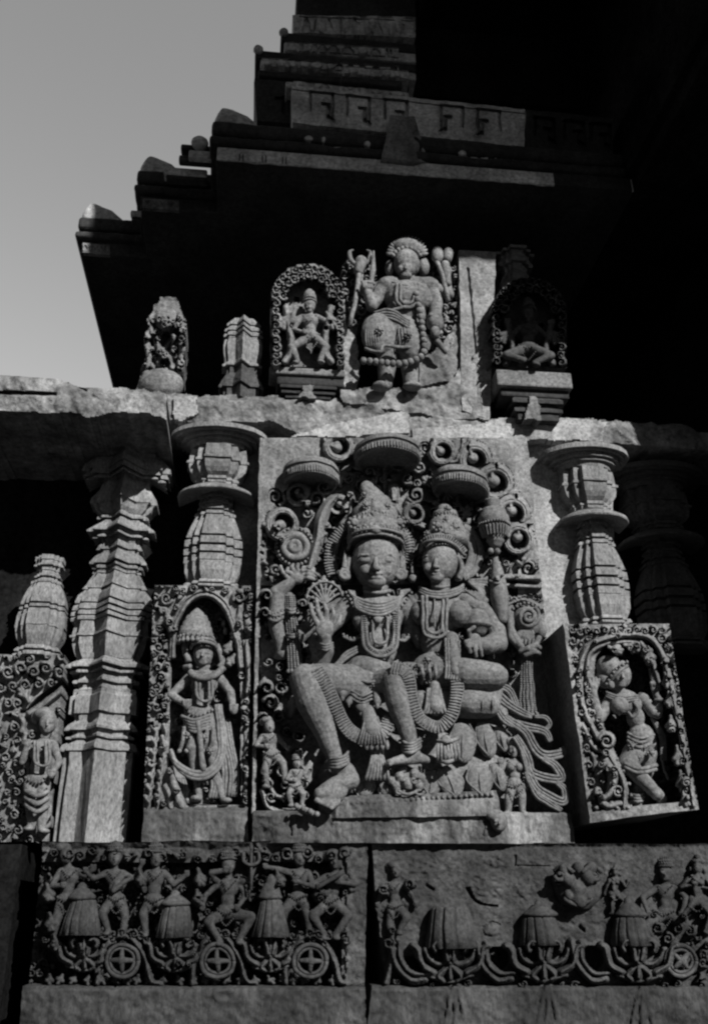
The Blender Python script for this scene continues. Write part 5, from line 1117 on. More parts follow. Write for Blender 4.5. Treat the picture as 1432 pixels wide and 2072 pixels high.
for i in range(4): b.chain([(1318+i*5, 1394, 128, 3.2), (1316+i*5, 1382, 134, 3), (1322+i*3, 1376, 130, 2.6)], 6)
b.chain([(1282, 1524, 112, 23), (1268, 1546, 120, 19), (1312, 1590, 118, 14), (1326, 1606, 112, 12)]); b.chain([(1326, 1604, 112, 12), (1338, 1614, 108, 10), (1334, 1640, 106, 8)]); b.ell(1326, 1644, 112, 14, 6, 12)
b.chain([(1304, 1524, 100, 24), (1304, 1560, 96, 18), (1290, 1600, 92, 12), (1288, 1636, 94, 9)]); b.ell(1280, 1640, 100, 14, 6, 12)
DA = b.melt('dancer_figure', DM, RP, .0028, 2)
g = Geo(); g.ell(1232, 1352, 126, 27, 24, 24, -20); g.ell(1222, 1372, 122, 17, 20, 16); g.tube([(1232, 1380, 136), (1250, 1360, 150), (1270, 1346, 146)], 3); g.beads([(1226, 1384, 138), (1244, 1356, 152), (1268, 1340, 146)], 3.4); g.build('hair', DM, DA)
g = Geo(); g.disc(1235, 1386, 146, [(7, 0), (7, 5), (3, 8)], 14); g.build('earring', DM, DA)
g = Geo()
for k in range(3): g.tube([(1226, 1400+k*4, 128), (1254, 1408+k*5, 140), (1290, 1408+k*4, 126)], 2.6)
g.tube([(1280, 1420, 132), (1290, 1438, 134), (1278, 1452, 130), (1268, 1440, 132)], 3.4); g.build('necklace', DM, DA)
g = Geo()
for k in range(3): g.tube([(1268, 1482+k*8, 124), (1292, 1494+k*9, 134), (1324, 1486+k*8, 118)], 3)
for i in range(5): g.tube([(1318+i*2, 1452+i*2, 112), (1334+i*2, 1490, 108), (1338+i*2, 1540, 104)], 3.4)
g.tube([(1262, 1544, 134), (1290, 1556, 134), (1328, 1548, 118)], 4); g.tube([(1262, 1552, 136), (1290, 1564, 136), (1328, 1556, 118)], 3.4)
for x, y in ((1276, 1510), (1300, 1512), (1290, 1532), (1316, 1524)): flower(g, x, y, 128, 8, 6, 6)
g.tube([(1336, 1500, 104), (1342, 1550, 104), (1352, 1580, 100)], 3); g.build('skirt', DM, DA)
g = Geo(); g.cap((1316, 1354, 128, 5), (1322, 1384, 130, 7)); g.ell(1322, 1372, 130, 8, 14, 7); g.ell(1334, 1416, 130, 12, 4, 8); g.build('mirror', DM, DA)
g = Geo()
for k in range(3): g.tube([(1276, 1606+k*6, 100), (1288, 1610+k*6, 112), (1300, 1606+k*6, 100)], 3.2)
g.build('anklet', DM, DA)

# ------------------------------------------------------------ left border panel
FP = thing('carved_panel', 'carved panel cut by the left border, a garlanded figure under leaf scrolls', 'stone carving', tuple(P(60, 1700, 20)))
r = Relief(((-60, 1325), (131, 1325), (100, 1702), (-110, 1702)), 0, 1.8, back=-110)
xr = np.interp(r.Y, [1325, 1700], [131, 100]); r.H = np.where((r.X > 74) & (r.Y > 1500), -28, 4.0)
for i in range(6): r.curl(-10+i*26, 1352+(i % 2)*8, 15, 22, a0=60*i, turns=1.3)
for i in range(5): r.curl(0+i*26, 1392-i*3, 12, 20, a0=90*i, turns=1.2)
r.groove([(60, 1438), (90, 1406), (128, 1380)], 6, 40, smooth=False); r.groove([(44, 1440), (60, 1438)], 4, 20)
for i in range(6): r.stroke([(42+i*4, 1450+i*24), (48+i*3, 1462+i*24), (44+i*3, 1480+i*24)], 7, 20)
r.stroke([(60, 1444), (90, 1424), (126, 1396)], 7, 24); r.leaf(58, 1420, 34, -120, 22, 4, 60, 6)
r.stroke([(112, 1560), (116, 1620), (104, 1664), (84, 1680)], 5, 6)
r.fill(1600, lambda x, y: y < 1440 or x < 66, 7, 12, 20, 5); r.rough(1.4, 18, 5); r.build('niche', M['upper'], FP)
D = person(FP, 'deity_figure', 98, 1462, 22, 20, dict(turn=-.2, chest=(-.6, 2.6), hip=(-1.0, 5.4), armL=[(-2.4, 3.6, .3), (-2.0, 2.0, .8)], armR=[(1.0, 3.6, .6), (.3, 4.8, 1.1)], legL=[(-1.6, 7.6, .6), (-1.5, 9.6, .3)], legR=[(-.5, 7.6, .5), (-.6, 9.8, .3)]), mat=M['upper'], crown=False, label='broad garlanded figure')
g = Geo(); 
for w_ in (15, 8): ulines(g, 86, 1500, 1550, w_, 46, 4, 3)
g.build('garland', M['upper'], D); g = Geo()
for k in range(3): g.tube([(52, 1600+k*14, 36), (74, 1610+k*16, 52), (98, 1602+k*14, 36)], 5)
g.build('drapery', M['upper'], D)

# ------------------------------------------------------------ base friezes
def bell(parent, x, y0, y1, r0, r1, d, fin=1, n=12, mat='frieze'):
    g = Geo(); g.lathe(x, (y0+y1)/2, d, [(y0, r0), (y0+4, r0+2), (y0+(y1-y0)*.5, (r0+r1)/2+1), (y1, r1)], 84, squash=.8, flute=n, fl=.22)
    o = g.build('fluted_bell', M[mat], parent)
    if fin:
        g = Geo(); h = fin; g.lathe(x, y0-8, d, [(y0-26*h, 3), (y0-22*h, 9), (y0-18*h, 10), (y0-16*h, 15), (y0-9, r0+2), (y0-7, r0+4), (y0-3, r0+4), (y0-1, r0-4), (y0+1, r0-4)], 24, squash=.8); g.build('finial', M[mat], o)
    return o
def wheel(parent, x, y, R, d, mat='frieze', rot=0):
    g = Geo(); circ = lambda r: [(x+r*math.cos(a), y+r*math.sin(a), d) for a in np.linspace(0, 2*math.pi, 25)]
    g.tube(circ(R-3), 4.2, n=2); g.tube([(px, py, d-2) for px, py, _ in circ(R-11)], 3, n=2)
    for k in range(4):
        a = math.pi/2*k+math.radians(rot); g.tube([(x, y, d+2), (x+(R-12)*math.cos(a), y+(R-12)*math.sin(a), d-2)], [6, 3.4], n=3)
    g.disc(x, y, d-4, [(8, 0), (8, 9), (4, 13), (.5, 13)], 16); g.build('wheel', M[mat], parent)
def fleur(r, x, y, k=1.0, h=30):
    for s_ in (-1, 1):
        r.stroke([(x+s_*6*k, y-6*k), (x+s_*12*k, y-34*k), (x+s_*24*k, y-44*k), (x+s_*33*k, y-34*k), (x+s_*30*k, y-24*k)], 10.5*k, h*1.25, w1=8*k, ridge=.5)
        r.stroke([(x+s_*5*k, y), (x+s_*26*k, y+2*k), (x+s_*42*k, y-8*k), (x+s_*50*k, y-26*k)], 9*k, h*.9, w1=7*k, ridge=.5); r.stroke([(x+s_*4*k, y+8*k), (x+s_*22*k, y+26*k), (x+s_*14*k, y+36*k)], 10*k, h, w1=7*k, ridge=.4)
        r.stroke([(x+s_*34*k, y+20*k), (x+s_*58*k, y+4*k), (x+s_*66*k, y-26*k), (x+s_*76*k, y-34*k)], 9*k, h*1.1, w1=8*k, ridge=.5); r.hole(x+s_*22*k, y-16*k, 6*k, 18, 8*k)
    r.dome(x, y, 46*k, 30*k, h*.45); r.stroke([(x, y-46*k), (x, y+30*k)], 8*k, h*1.1, ridge=.5); r.dome(x, y, 8*k, 8*k, h*1.2); r.stroke([(x-44*k, y+26*k), (x, y+38*k), (x+44*k, y+26*k)], 5*k, h*.8)
FB = thing('frieze_block', 'long carved plinth block left of the joint with dancers, fluted bells and three spoked wheels', 'stone carving', tuple(P(400, 2000, 100)))
r = Relief(((88, 1703), (744, 1701), (737, 1996), (60, 1996)), 96, 2.0, back=-110)
top = np.clip((r.Y-1702)/14, 0, 1); r.H += 10*(1-top)
r.H -= 26*((r.Y > 1745) & (r.X < 690)); r.H -= 14*((r.Y > 1905) & (r.X < 690))
for x in (170, 355, 548): fleur(r, x, 1934, .8, 30)
for x in (248, 440, 628):
    r.hole(x, 1944, 42, 20); r.stroke([(x-52, 1990), (x-46, 1940), (x-20, 1900), (x, 1894), (x+20, 1900), (x+46, 1940), (x+58, 1984), (x+76, 1990)], 7, 26, ridge=.5)
    for i in range(5): r.curl(x-36+i*18, 1886+4*abs(i-2), 10, 18, a0=70*i, turns=1.1)
for i in range(28): r.curl(92+i*22.5, 1900+12*math.sin(i*2.1), 9, 16, a0=80*i, turns=1.1)
for i in range(24): r.leaf(100+i*26, 1972, 20, 90+30*math.sin(i), 16, 3, 70, 5)
for (x, y) in ((96, 1790), (100, 1850), (110, 1890), (400, 1760), (398, 1800), (282, 1760), (642, 1790), (560, 1760), (708, 1770)): r.leaf(x, y, 34, 80, 26, 4, 60, 7)
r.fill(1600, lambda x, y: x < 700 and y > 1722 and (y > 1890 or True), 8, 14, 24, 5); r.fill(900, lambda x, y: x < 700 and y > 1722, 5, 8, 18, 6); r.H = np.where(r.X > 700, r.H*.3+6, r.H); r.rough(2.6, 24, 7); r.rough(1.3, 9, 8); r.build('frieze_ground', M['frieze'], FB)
for x, y0, y1, r0, r1, f in ((166, 1822, 1892, 24, 42, 1.4), (355, 1834, 1896, 26, 38, 1.3), (548, 1822, 1896, 20, 40, 2.0)): bell(FB, x, y0, y1, r0, r1, 118, f)
for x in (248, 440, 628): wheel(FB, x, 1944, 36, 122)
FM = M['frieze']; G1 = 'dancers on the plinth'
def dancer(par, x, y, k, d, J, crown=True, label=None): return person(par, 'dancer_figure', x, y+5, k*1.17, d-4, J, FM, crown, label, .0032)
dancer(FB, 134, 1724, 15, 104, dict(turn=.4, chest=(.4, 2.5), hip=(.1, 5.2), armL=[(-1.6, 3.6, .3), (-.2, 3.6, .9)], armR=[(2.2, 2.4, .4), (3.2, 1.6, .6)], legL=[(-1.2, 7.8, .5), (-1.4, 10.4, .2)], legR=[(.8, 7.8, .4), (.6, 10.4, .2)]), False, 'leaning dancer at the left end')
dancer(FB, 233, 1730, 14, 106, dict(turn=.1, chest=(0, 2.4), hip=(.1, 5.2), armL=[(-2.6, 2.6, .3), (-3.6, 1.6, .6)], armR=[(-.2, 4.2, .9), (1.9, 2.6, .9)], armR2=[(2.4, 2.6, .2), (3.4, .6, .4)], legL=[(-1.6, 6.8, .8), (-.8, 9.2, .3)], legR=[(1.2, 7.2, .5), (1.0, 9.6, .3)]))
dancer(FB, 316, 1731, 14, 106, dict(turn=.2, chest=(0, 2.4), hip=(-.3, 5.2), armL=[(-2.2, 2.8, .3), (-1.4, 4.0, .8)], armR=[(2.2, 3.2, .5), (3.8, 2.0, .7)], legL=[(-1.6, 7.0, .6), (-1.2, 9.4, .3)], legR=[(1.6, 6.6, .9), (.2, 8.8, .6)]))
dancer(FB, 462, 1746, 15, 108, dict(turn=.6, chest=(.1, 2.6), hip=(-.2, 5.4), armL=[(-2.0, .9, .6), (-.2, .6, 1.0)], armR=[(2.4, 1.8, .6), (3.2, -.6, .7)], armL2=[(-2.6, 3.4, .3), (-3.0, 5.0, .4)], armR2=[(2.0, 3.6, .5), (1.0, 5.0, .9)], legL=[(-2.4, 6.6, 1.0), (-.8, 9.0, .7)], legR=[(2.6, 6.0, 1.0), (1.2, 8.8, .7)]), True, 'many armed dancer with a raised trident, bent knees')
g = Geo(); g.tube([(508, 1800, 130), (508, 1716, 122)], 3, n=2); g.tube([(492, 1724, 124), (494, 1744, 126), (508, 1752, 128), (522, 1744, 126), (524, 1724, 124)], 3.4); g.ell(508, 1714, 122, 4, 9, 4); g.build('trident', FM, FB)
dancer(FB, 606, 1730, 14, 104, dict(turn=.4, chest=(0, 2.4), hip=(-.2, 5.0), armL=[(-2.6, 1.4, .4), (-4.2, 1.2, .6)], armR=[(1.8, 3.6, .9), (-.6, 2.8, 1.2)], legL=[(-1.8, 6.6, .8), (-2.4, 9.2, .4)], legR=[(1.0, 7.2, .5), (1.4, 9.8, .3)]))
dancer(FB, 679, 1736, 14, 104, dict(turn=-.3, chest=(-.1, 2.5), hip=(-.7, 5.0), armL=[(-2.6, 2.8, .4), (-1.0, 4.2, 1.0)], armR=[(2.4, 3.0, .5), (.2, 2.6, 1.1)], legL=[(-2.8, 6.8, .8), (-1.2, 9.4, .6)], legR=[(1.6, 6.8, .9), (-.2, 9.4, .6)]), False, 'stooping drummer at the right end')
g = Geo(); g.tube([(640, 1800, 126), (668, 1780, 130), (694, 1764, 126)], 5, n=3); g.build('drum', FM, FB)

RB = thing('frieze_block', 'worn plinth block right of the joint with three fluted bells and a lion mask', 'stone carving', tuple(P(1080, 2000, 100)))
r = Relief(((752, 1702), (1560, 1708), (1575, 1996), (770, 1998)), 96, 2.0, back=-110)
r.H += 8*(1-np.clip((r.Y-1703)/10, 0, 1)); r.rough(2.5, 60, 17)
r.groove([(752, 1850), (770, 1996)], 12, 60, smooth=False); r.groove([(1046, 1753), (1080, 1752), (1108, 1752)], 1.5, 4); r.groove([(1040, 1730), (1041, 1752)], 2, 6); r.groove([(946, 1800), (956, 1818), (975, 1830), (1005, 1834)], 5, 14, w1=2); r.groove([(862, 1792), (874, 1800)], 4, 8)
for (x, y, a_, b_, h_) in ((985, 1790, 34, 22, 9), (1060, 1800, 30, 26, 8), (870, 1760, 30, 22, 8), (1010, 1740, 24, 14, 10), (1230, 1760, 26, 20, 8), (1140, 1870, 26, 22, 7)): 
    k = r.win(x-a_*1.4, y-b_*1.4, x+a_*1.4, y+b_*1.4)       # ragged scars where carving has broken off
    q = 1-np.hypot((r.X[k]-x)/a_, (r.Y[k]-y)/b_)+1.1*(vnoise(r.X[k], r.Y[k], 9, int(x))-.5)
    r.H[k] += np.clip(q*4, 0, 1)*(h_*.55*vnoise(r.X[k], r.Y[k], 7, int(y))-2)
r.figure(1410, 1770, .9, 22, 3); r.figure(1245, 1775, .55, 14, 2)
for x in (910, 1100, 1292): fleur(r, x, 1948, 1.0, 34)
for x, y, R in ((830, 1960, 0, ), (1004, 1940, 0), (1196, 1940, 0)):
    r.hole(x, y, 26, 34); r.stroke([(x-40, 1905), (x-30, 1950), (x, 1984), (x+30, 1982)], 8, 34, ridge=.6); r.stroke([(x-22, 1908), (x-18, 1944), (x+6, 1970), (x+36, 1970)], 6, 30)
r.curl(786, 1908, 13, 28, a0=0); r.stroke([(780, 1990), (790, 1950), (800, 1920)], 7, 26); r.dome(995, 1880, 18, 14, 8); r.groove([(978, 1876), (995, 1866), (1010, 1872)], 2, 6); r.groove([(1172, 1876), (1180, 1884)], 4, 10)
for x in (920, 1104): r.stroke([(x-12, 1998), (x, 1990), (x+12, 1998)], 6, 20)
for (x, y) in ((776, 1800), (830, 1790), (1130, 1780), (1350, 1900), (1330, 1880), (1370, 1880), (1395, 1885)): r.curl(x, y, 13, 24, a0=x % 360)
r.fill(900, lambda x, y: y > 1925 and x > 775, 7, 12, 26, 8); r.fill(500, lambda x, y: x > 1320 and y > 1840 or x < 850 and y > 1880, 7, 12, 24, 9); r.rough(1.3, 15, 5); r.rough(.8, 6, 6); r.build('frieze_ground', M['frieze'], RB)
for x, y0, y1, r0, r1, f in ((912, 1836, 1918, 38, 56, 0), (1092, 1856, 1912, 32, 46, 1.4), (1275, 1858, 1914, 30, 44, 1.8)): bell(RB, x, y0, y1, r0, r1, 112, f, 12)
wheel(RB, 1376, 1944, 33, 122, rot=45)
dancer(RB, 800, 1756, 12, 104, dict(turn=.3, chest=(-.2, 2.6), hip=(0, 5.2), armL=[(-2.2, 3.4, .3), (-2.6, 5.2, .4)], armR=[(2.2, 3.2, .3), (3.0, 5.0, .4)], legL=[(-.8, 8.0, .4), (-.4, 10.4, .2)], legR=[(1.6, 6.8, .9), (.4, 9.0, .6)]), False, 'worn dancer next to the joint')
dancer(RB, 1345, 1762, 14, 104, dict(turn=0, chest=(0, 2.4), hip=(0, 5.0), armL=[(-2.8, 3.0, .4), (-2.0, 5.2, .8)], armR=[(2.6, 3.0, .4), (2.0, 5.2, .8)], legL=[(-2.4, 6.6, .9), (-.8, 8.8, .5)], legR=[(2.4, 6.6, .9), (.8, 8.8, .5)]), True, 'squatting dancer near the right border')
b = Geo(); b.ell(1168, 1790, 104, 50, 46, 24)
for x, y, q in ((1148, 1780, 14), (1188, 1776, 14), (1168, 1800, 15), (1140, 1760, 11), (1196, 1756, 11), (1170, 1822, 15), (1150, 1812, 9), (1188, 1812, 9), (1168, 1758, 12)): b.ell(x, y, 124, q, q, q)
LM = b.melt('lion_mask', FM, RB, .004, 2)
g = Geo()
for s_ in (-1, 1): g.tube([(1168+s_*(34+(12-i)*math.cos(i*.6)), 1772+(12-i)*math.sin(i*.6), 128) for i in range(11)], 4, n=2); g.tube([(1168+s_*8, 1766, 136), (1168+s_*30, 1752, 126), (1168+s_*48, 1764, 112)], 4)
g.tube([(1140, 1818, 124), (1168, 1832, 128), (1196, 1818, 124)], 4); g.build('curl', FM, LM)
# plain course under the friezes
PL = thing('plinth_course', 'plain weathered stone course along the bottom under both carved blocks', 'plinth', tuple(P(700, 2060, 100)))
for n_, (x0, x1, sd_) in enumerate(((40, 738, 1), (744, 1560, 5))):
    r = Relief(((x0+8, 1995), (x1, 1997), (x1+8, 2180), (x0-12, 2180)), 124, 3, back=-110)
    r.H -= 10*np.clip(1-(r.Y-1995)/8, 0, 1); r.rough(3.5, 40, sd_); r.rough(1.5, 12, sd_+1)
    if n_: 
        for x in (922, 1108, 1300): r.stroke([(x-22, 2080), (x-12, 2030), (x-3, 2000)], 5, 3); r.stroke([(x+22, 2080), (x+12, 2030), (x+3, 2000)], 5, 3); r.stroke([(x, 2000), (x, 2080)], 5, 3)
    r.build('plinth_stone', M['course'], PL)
g = Geo(); g.wbox(-4, Xw(40, 1850, 0), -.1, .3, Zw(60, 2180, 0), Zw(60, 1712, 0)); g.build('plinth_stone', M['wall'], PL, smooth=False)

# ------------------------------------------------------------ statues on the ledge
UM = M['upper']
US = thing('statue', 'largest ledge statue, a fierce standing deity with a skull garland and raised weapons', 'statue', tuple(P(820, 790, 50)))
r = Relief(((928, 505), (1003, 510), (990, 850), (934, 830)), 40, 2.5, back=-80)
r.groove([(946, 545), (955, 640), (972, 830)], 3, 8); r.rough(2, 30, 4); r.build('back_slab', M['pale'], US)
bs = [(684, 790), (760, 782), (850, 784), (905, 776), (975, 700), (990, 850), (900, 848), (850, 838), (760, 824), (690, 812)]
patch(US, 'base_block', bs, 40, -60, 'ledge', 5, 2.2, 12)
b = Geo(); face(b, 822, 534, 62, 27, 30, -.05)
b.chain([(822, 560, 52, 15), (822, 574, 50, 18)]); b.cap((782, 580, 46, 21), (868, 582, 46, 21)); b.ell(824, 602, 50, 50, 36, 32); b.ell(820, 636, 48, 42, 30, 28); b.ell(800, 672, 50, 60, 38, 30); b.ell(768, 676, 64, 38, 46, 24); b.ell(828, 692, 64, 30, 40, 22)
b.chain([(784, 690, 48, 24), (782, 736, 44, 20), (780, 778, 44, 14)]); b.chain([(822, 696, 48, 24), (828, 740, 48, 18), (830, 776, 48, 15)]); b.ell(834, 782, 60, 20, 8, 16); b.ell(770, 782, 58, 18, 8, 16)
b.chain([(774, 584, 46, 15), (752, 620, 50, 12), (744, 592, 62, 10)]); b.ell(744, 582, 64, 12, 10, 10)
b.chain([(776, 580, 36, 14), (738, 590, 30, 11), (728, 560, 34, 9)]); b.ell(726, 550, 36, 10, 10, 8)
b.chain([(868, 584, 46, 17), (882, 616, 50, 14), (880, 642, 60, 12)]); b.chain([(868, 580, 36, 14), (906, 596, 30, 12), (902, 562, 34, 9)]); b.ell(902, 552, 36, 11, 10, 8)
for i in range(4): b.cap((736+i*5, 580, 72, 3.6), (734+i*5.5, 570, 74, 3.4), 6); b.cap((894+i*5, 552, 44, 3.4), (894+i*5, 541, 44, 3), 6); b.cap((718+i*5, 550, 44, 3.4), (718+i*5, 540, 44, 3), 6)
BH = b.melt('deity_figure', UM, US, .0034, 2)
g = Geo(); g.ell(822, 508, 50, 34, 22, 28)
for i in range(17):
    a = math.radians(190+i*10); x, y = 822+30*math.cos(a), 520+24*math.sin(a); g.tube([(x, y, 60), (x+10*math.cos(a)*.8, y+10*math.sin(a), 62), (x+13*math.cos(a+.4), y+19*math.sin(a), 56)], [5, 4, 1.6], n=3)
for i in range(9): a = math.radians(200+i*17.5); g.ball(822+29*math.cos(a), 524+22*math.sin(a), 78, 4.5)
g.ell(856, 540, 44, 12, 20, 12); g.ell(788, 545, 44, 10, 18, 12); g.build('hair', UM, BH)
g = Geo(); 
for w_, e in ((22, 624), (14, 616)): ulines(g, 824, 574, e, w_, 82, 2, 3.2)
for k in range(2): g.tube([(790, 570+k*5, 66), (822, 578+k*6, 84), (856, 570+k*5, 66)], 3.2)
g.build('necklace', UM, BH)
g = Geo(); g.beads([(842, 596, 84), (848, 630, 86), (856, 676, 86), (858, 708, 84), (846, 726, 82), (810, 736, 86), (770, 734, 84), (736, 730, 76)], 7.5, 1.5); g.build('skull_garland', UM, BH)
g = Geo()
for k in range(4): g.tube([(756, 634+k*5, 66), (790, 628+k*6, 84), (828, 650+k*5, 84)], 3)
g.tube([(756, 640, 66), (800, 626, 84), (844, 616, 76)], 3.4)
g.tube([(738, 706, 76), (768, 712, 88), (776, 700, 88), (806, 702, 88), (842, 702, 78)], 3.6)
for i in range(9): g.tube([(742+i*4.5, 652+abs(i-4), 72+8*math.sin(i*.4)), (740+i*4.6, 680, 84+4*math.sin(i*.4)), (742+i*4.4, 702, 76)], 2)
for i in range(6): g.tube([(806+i*6, 664, 84), (808+i*6, 684, 86), (808+i*6, 700, 80)], 2)
for (x, y) in ((768, 668), (826, 678)): flower(g, x, y, 92, 9, 7, 4)
g.build('girdle', UM, BH)
g = Geo(); g.tube([(750, 576, 72), (754, 545, 70), (756, 508, 64)], [4.5, 5.5, 1.5], n=4); g.ell(748, 574, 70, 12, 5, 8); g.build('sword', UM, BH)
g = Geo(); g.tube([(708, 660, 50), (720, 600, 52), (728, 540, 50)], 5, n=3); g.cap((726, 548, 50, 9), (730, 530, 50, 13)); 
for s_ in (-1, 1): g.tube([(728, 536, 50), (728+s_*16, 530, 50), (728+s_*22, 512, 50), (728+s_*14, 506, 50)], [5, 5, 4, 1.5], n=4)
g.build('trident', UM, BH)
g = Geo(); g.ell(884, 516, 44, 13, 19, 11); g.cap((904, 524, 46, 10), (906, 512, 46, 11)); g.tube([(884, 530, 44), (896, 560, 46), (906, 610, 46)], 5, n=3); g.cap((900, 536, 44, 9), (906, 574, 44, 8)); g.build('drum', UM, BH)
g = Geo(); g.ell(880, 652, 66, 18, 22, 16); g.ell(880, 672, 70, 10, 14, 10); g.cap((872, 640, 76, 6), (888, 640, 76, 6)); g.chain([(884, 690, 60, 7), (900, 712, 56, 5)]); g.chain([(868, 684, 58, 7), (864, 706, 56, 4)]); g.build('severed_head', UM, BH)
r = [(690, 636), (700, 650), (724, 690), (728, 770), (700, 784), (692, 780)]
patch(US, 'side_flake', r, 30, -60, 'plaster', 3, 2.2, 3)
patch(US, 'side_flake', [(846, 724), (880, 712), (930, 640), (946, 690), (930, 770), (850, 782)], 26, -60, 'upper', 5, 2.2, 6)

def cluster(name, poly, d, back, seed, mat='upper'):
    xs = [p[0] for p in poly]; ys = [p[1] for p in poly]; r = Relief(((min(xs), min(ys)), (max(xs), min(ys)), (max(xs), max(ys)), (min(xs), max(ys))), d, 1.7, back=back)
    ins = np.zeros(r.X.shape, bool); n = len(poly)
    for i in range(n):
        (xa, ya), (xc, yc) = poly[i], poly[(i+1) % n]
        if ya != yc: ins ^= ((r.Y > ya) != (r.Y > yc)) & (r.X < (xc-xa)*(r.Y-ya)/(yc-ya)+xa)
    r.fill(700, lambda x, y: True, 7, 13, 26, seed); r.fill(400, lambda x, y: True, 4, 7, 18, seed+1); r.rough(1.5, 10, seed)
    return r.build(name, M[mat], US, mask=ins & ~((r.H < -14) & (vnoise(r.X, r.Y, 9, seed) > .3)))
cluster('carved_side', [(690, 536), (706, 520), (738, 526), (762, 545), (764, 600), (742, 650), (716, 668), (700, 640)], 6, -30, 3)
cluster('carved_side', [(872, 530), (900, 522), (938, 545), (940, 600), (934, 680), (902, 716), (876, 690), (884, 620)], 6, -30, 13)
def carved_arch(name_label, x0, x1, ytop, ybot, d, mat, seed, base=True):
    t = thing('relief_stone', name_label, 'stone carving', tuple(P((x0+x1)/2, ybot+60, d)))
    r = Relief(((x0, ytop), (x1, ytop), (x1, ybot), (x0, ybot)), d, 1.7, back=d-60); cx = (x0+x1)/2; hw = (x1-x0)/2; rr = np.random.default_rng(seed)
    yy = ytop+hw*.95; mask = np.where(r.Y < yy, ((r.X-cx)/hw)**2+((r.Y-yy)/(hw*.95))**2 < 1, True)
    r.H[:] = -22
    for rad, n in ((.9, 15), (.68, 11)):
        for i in range(n): a = math.pi*(i+.5)/n; r.curl(cx-hw*rad*math.cos(a), yy-hw*rad*.92*math.sin(a), hw*.15, 26, a0=rr.integers(0, 360), turns=1.2)
    for i in range(int((ybot-yy)/15)):
        for s_ in (-1, 1): r.curl(cx+s_*hw*.86, yy+10+i*15, hw*.14, 24, a0=rr.integers(0, 360), turns=1.1); 
    for s_ in (-1, 1): r.leaf(cx+s_*hw*.5, yy+30, hw*.5, 90-s_*30, 26, 4, 70, 6); r.stroke([(cx+s_*hw*.6, yy+20), (cx+s_*hw*.45, ybot-40), (cx+s_*hw*.62, ybot-10)], 8, 26)
    for i in range(12): r.hole(cx+rr.uniform(-.75, .75)*hw, rr.uniform(ytop+20, ybot-20), 5, 22)
    r.rough(1.5, 12, seed); r.build('arch', mat, t, mask=mask)
    g = Geo(); return t
ta = carved_arch('small arched openwork relief on a stepped foot, left of the largest ledge statue', 548, 698, 532, 742, 44, UM, 3)
person(ta, 'dancer_figure', 626, 618, 15, 56, dict(turn=0, chest=(0, 2.2), hip=(.2, 4.2), armL=[(-2.4, 2.2, .3), (-1.8, .4, .5)], armR=[(2.4, 2.2, .3), (3.0, .6, .5)], armL2=[(-2.2, 3.2, .5), (-.6, 3.6, 1)], legL=[(-2.4, 5.6, .6), (-1.6, 7.6, .3)], legR=[(2.2, 5.6, .6), (1.4, 7.6, .3)]), UM)
def stepped_foot(t, x, y0, y1, w, d, mat='eave', tee=True):
    loft('foot', M[mat], t, x, (y0+y1)/2, d-w*.6, [(y0, w*.7), (y0+(y1-y0)*.15, w), (y0+(y1-y0)*.3, w), (y0+(y1-y0)*.34, w*.72), (y0+(y1-y0)*.5, w*.72), (y0+(y1-y0)*.52, w*.95), (y0+(y1-y0)*.66, w*.95), (y0+(y1-y0)*.7, w*.8), (y1, w*.8)], 'square', depth=.6)
    if tee: patch(t, 'foot_boss', [(x-12, y0+2), (x+12, y0+2), (x+10, y0+14), (x+20, y1), (x-20, y1), (x-10, y0+14)], d+10, d-30, 'upper', 1, 2)
block('slab', 545, 698, 740, 754, 52, 60, 'upper', par=ta); block('slab', 560, 696, 756, 776, 44, 50, 'eave', par=ta); stepped_foot(ta, 622, 776, 806, 56, 40)
tb = carved_arch('dim shaded relief standing on a pale slab at the right end of the ledge', 994, 1146, 560, 744, 60, M['pilaster_shaded'], 9)
person(tb, 'seated_figure', 1068, 636, 16, 74, dict(turn=0, bust=1, chest=(0, 2.2), hip=(0, 4.2), armL=[(-2.4, 3.0, .3), (-2.6, 1.0, .5)], armR=[(2.4, 3.0, .3), (2.8, 1.2, .5)], legL=[(-2.8, 5.2, 1.0), (-.6, 5.8, 1.2)], legR=[(2.8, 5.2, 1.0), (.8, 6.2, 1.2)]), M['pilaster_shaded'])
block('slab', 1004, 1156, 746, 778, 84, 80, 'upper', par=tb); block('slab', 1012, 1150, 780, 800, 70, 60, 'eave', par=tb); stepped_foot(tb, 1078, 800, 850, 52, 66)
loft('finial', M['upper'], tb, 1040, 540, 10, [(494, 40), (500, 40), (503, 30), (514, 28), (520, 36), (526, 34), (530, 24), (545, 22), (550, 30), (560, 34), (570, 30), (590, 26)], 'facet', seed=4)
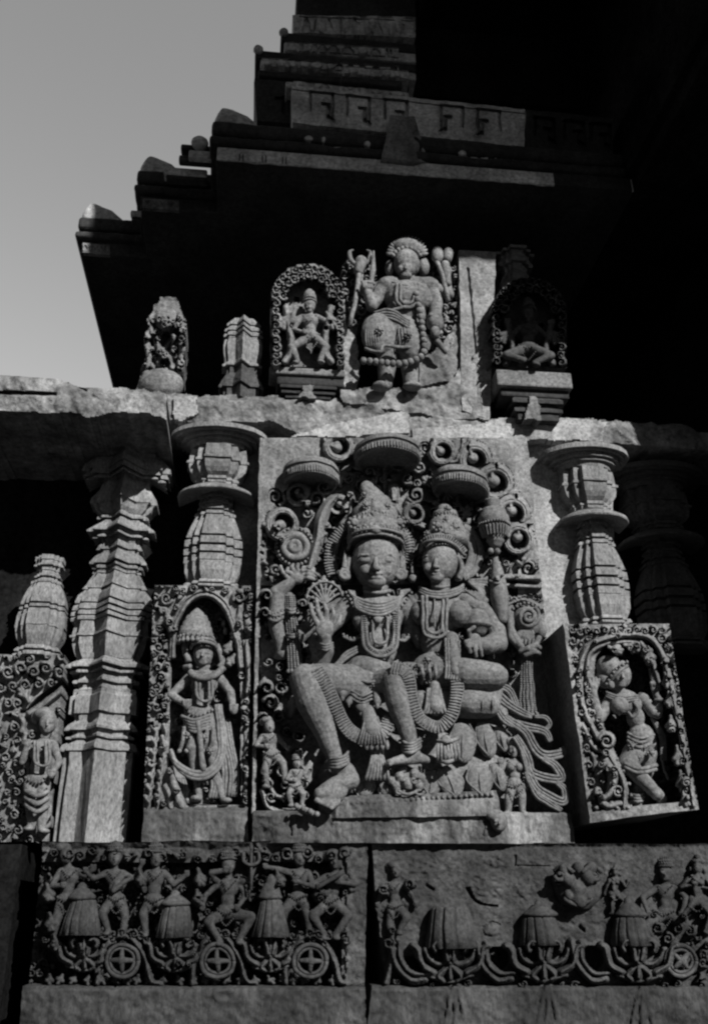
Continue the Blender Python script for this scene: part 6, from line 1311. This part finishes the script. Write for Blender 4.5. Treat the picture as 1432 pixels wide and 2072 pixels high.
# faceted turret on the ledge
tt = thing('turret', 'small faceted stone turret on the ledge left of the arched relief', 'stone turret', tuple(P(492, 790, 0)))
loft('cap_moulding', M['pilaster'], tt, 492, 700, 0, [(636, 23.0), (642, 34.5), (646, 34.5), (647, 29.9), (650, 29.9), (651, 37.9), (656, 39.1), (657, 32.2), (660, 32.2), (661, 39.1), (666, 40.2), (667, 34.5), (672, 35.6)], 'star', seed=5)
loft('body', M['pilaster'], tt, 492, 700, 0, [(672, 36.8), (680, 37.9), (684, 39.1), (700, 37.9), (716, 34.5), (722, 34.5), (723, 39.1), (727, 39.1)], 'star', seed=6)
loft('foot', M['pilaster_shaded'], tt, 492, 700, 0, [(727, 29.9), (745, 29.9), (756, 39.1), (762, 41.4), (764, 43.7), (769, 43.7), (770, 34.5), (800, 34.5)], 'star', seed=7)
# seated beast at the left
tc = thing('statue', 'half shaded seated beast statue on a rounded stone at the left end of the ledge', 'statue', tuple(P(328, 795, 20)))
b = Geo(); b.ell(326, 780, 10, 46, 34, 30); b.cap((284, 792, 6, 10), (300, 760, 0, 12)); b.melt('rounded_seat', M['upper'], tc, .005, 3)
r = Relief(((290, 600), (380, 600), (372, 768), (284, 768)), -20, 2, back=-60); cx = 334
jx = r.X+16*(vnoise(r.X, r.Y, 17, 8)-.5); wl = np.interp(r.Y, [600, 640, 680, 720, 768], [322, 304, 294, 292, 280]); wr = np.interp(r.Y, [600, 640, 680, 720, 768], [352, 378, 384, 380, 374]); mask = (jx > wl) & (jx < wr)
r.stroke([(366, 640), (372, 680), (366, 760)], 9, 28); r.beadline([(374, 640), (377, 690), (368, 750)], 4, 12, base=16)
r.stroke([(300, 660), (296, 700), (304, 750)], 9, 24); r.stroke([(305, 665), (318, 700), (326, 720)], 6, 26); r.stroke([(352, 680), (330, 720), (348, 742)], 8, 28); r.dome(336, 648, 24, 24, 26); r.dome(332, 730, 20, 18, 26); r.hole(310, 688, 9, 26, 14); r.hole(338, 692, 13, 34, 22); r.hole(334, 735, 11, 30, 12)
r.fill(200, lambda x, y: y > 640, 5, 9, 18, 3, flat=20); r.rough(4, 16, 4); r.build('beast_body', UM, tc, mask=mask)

# ------------------------------------------------------------ groups of look-alikes
for o in COL.objects:
    if o.parent is None and o.get('category'):
        c = {'pilaster': 'pilasters along the wall', 'carved_panel': 'carved panels set into the wall', 'frieze_block': 'carved blocks of the plinth', 'relief_stone': 'small arched reliefs on the ledge'}.get(o.name.split('.')[0])
        if c: o['group'] = c
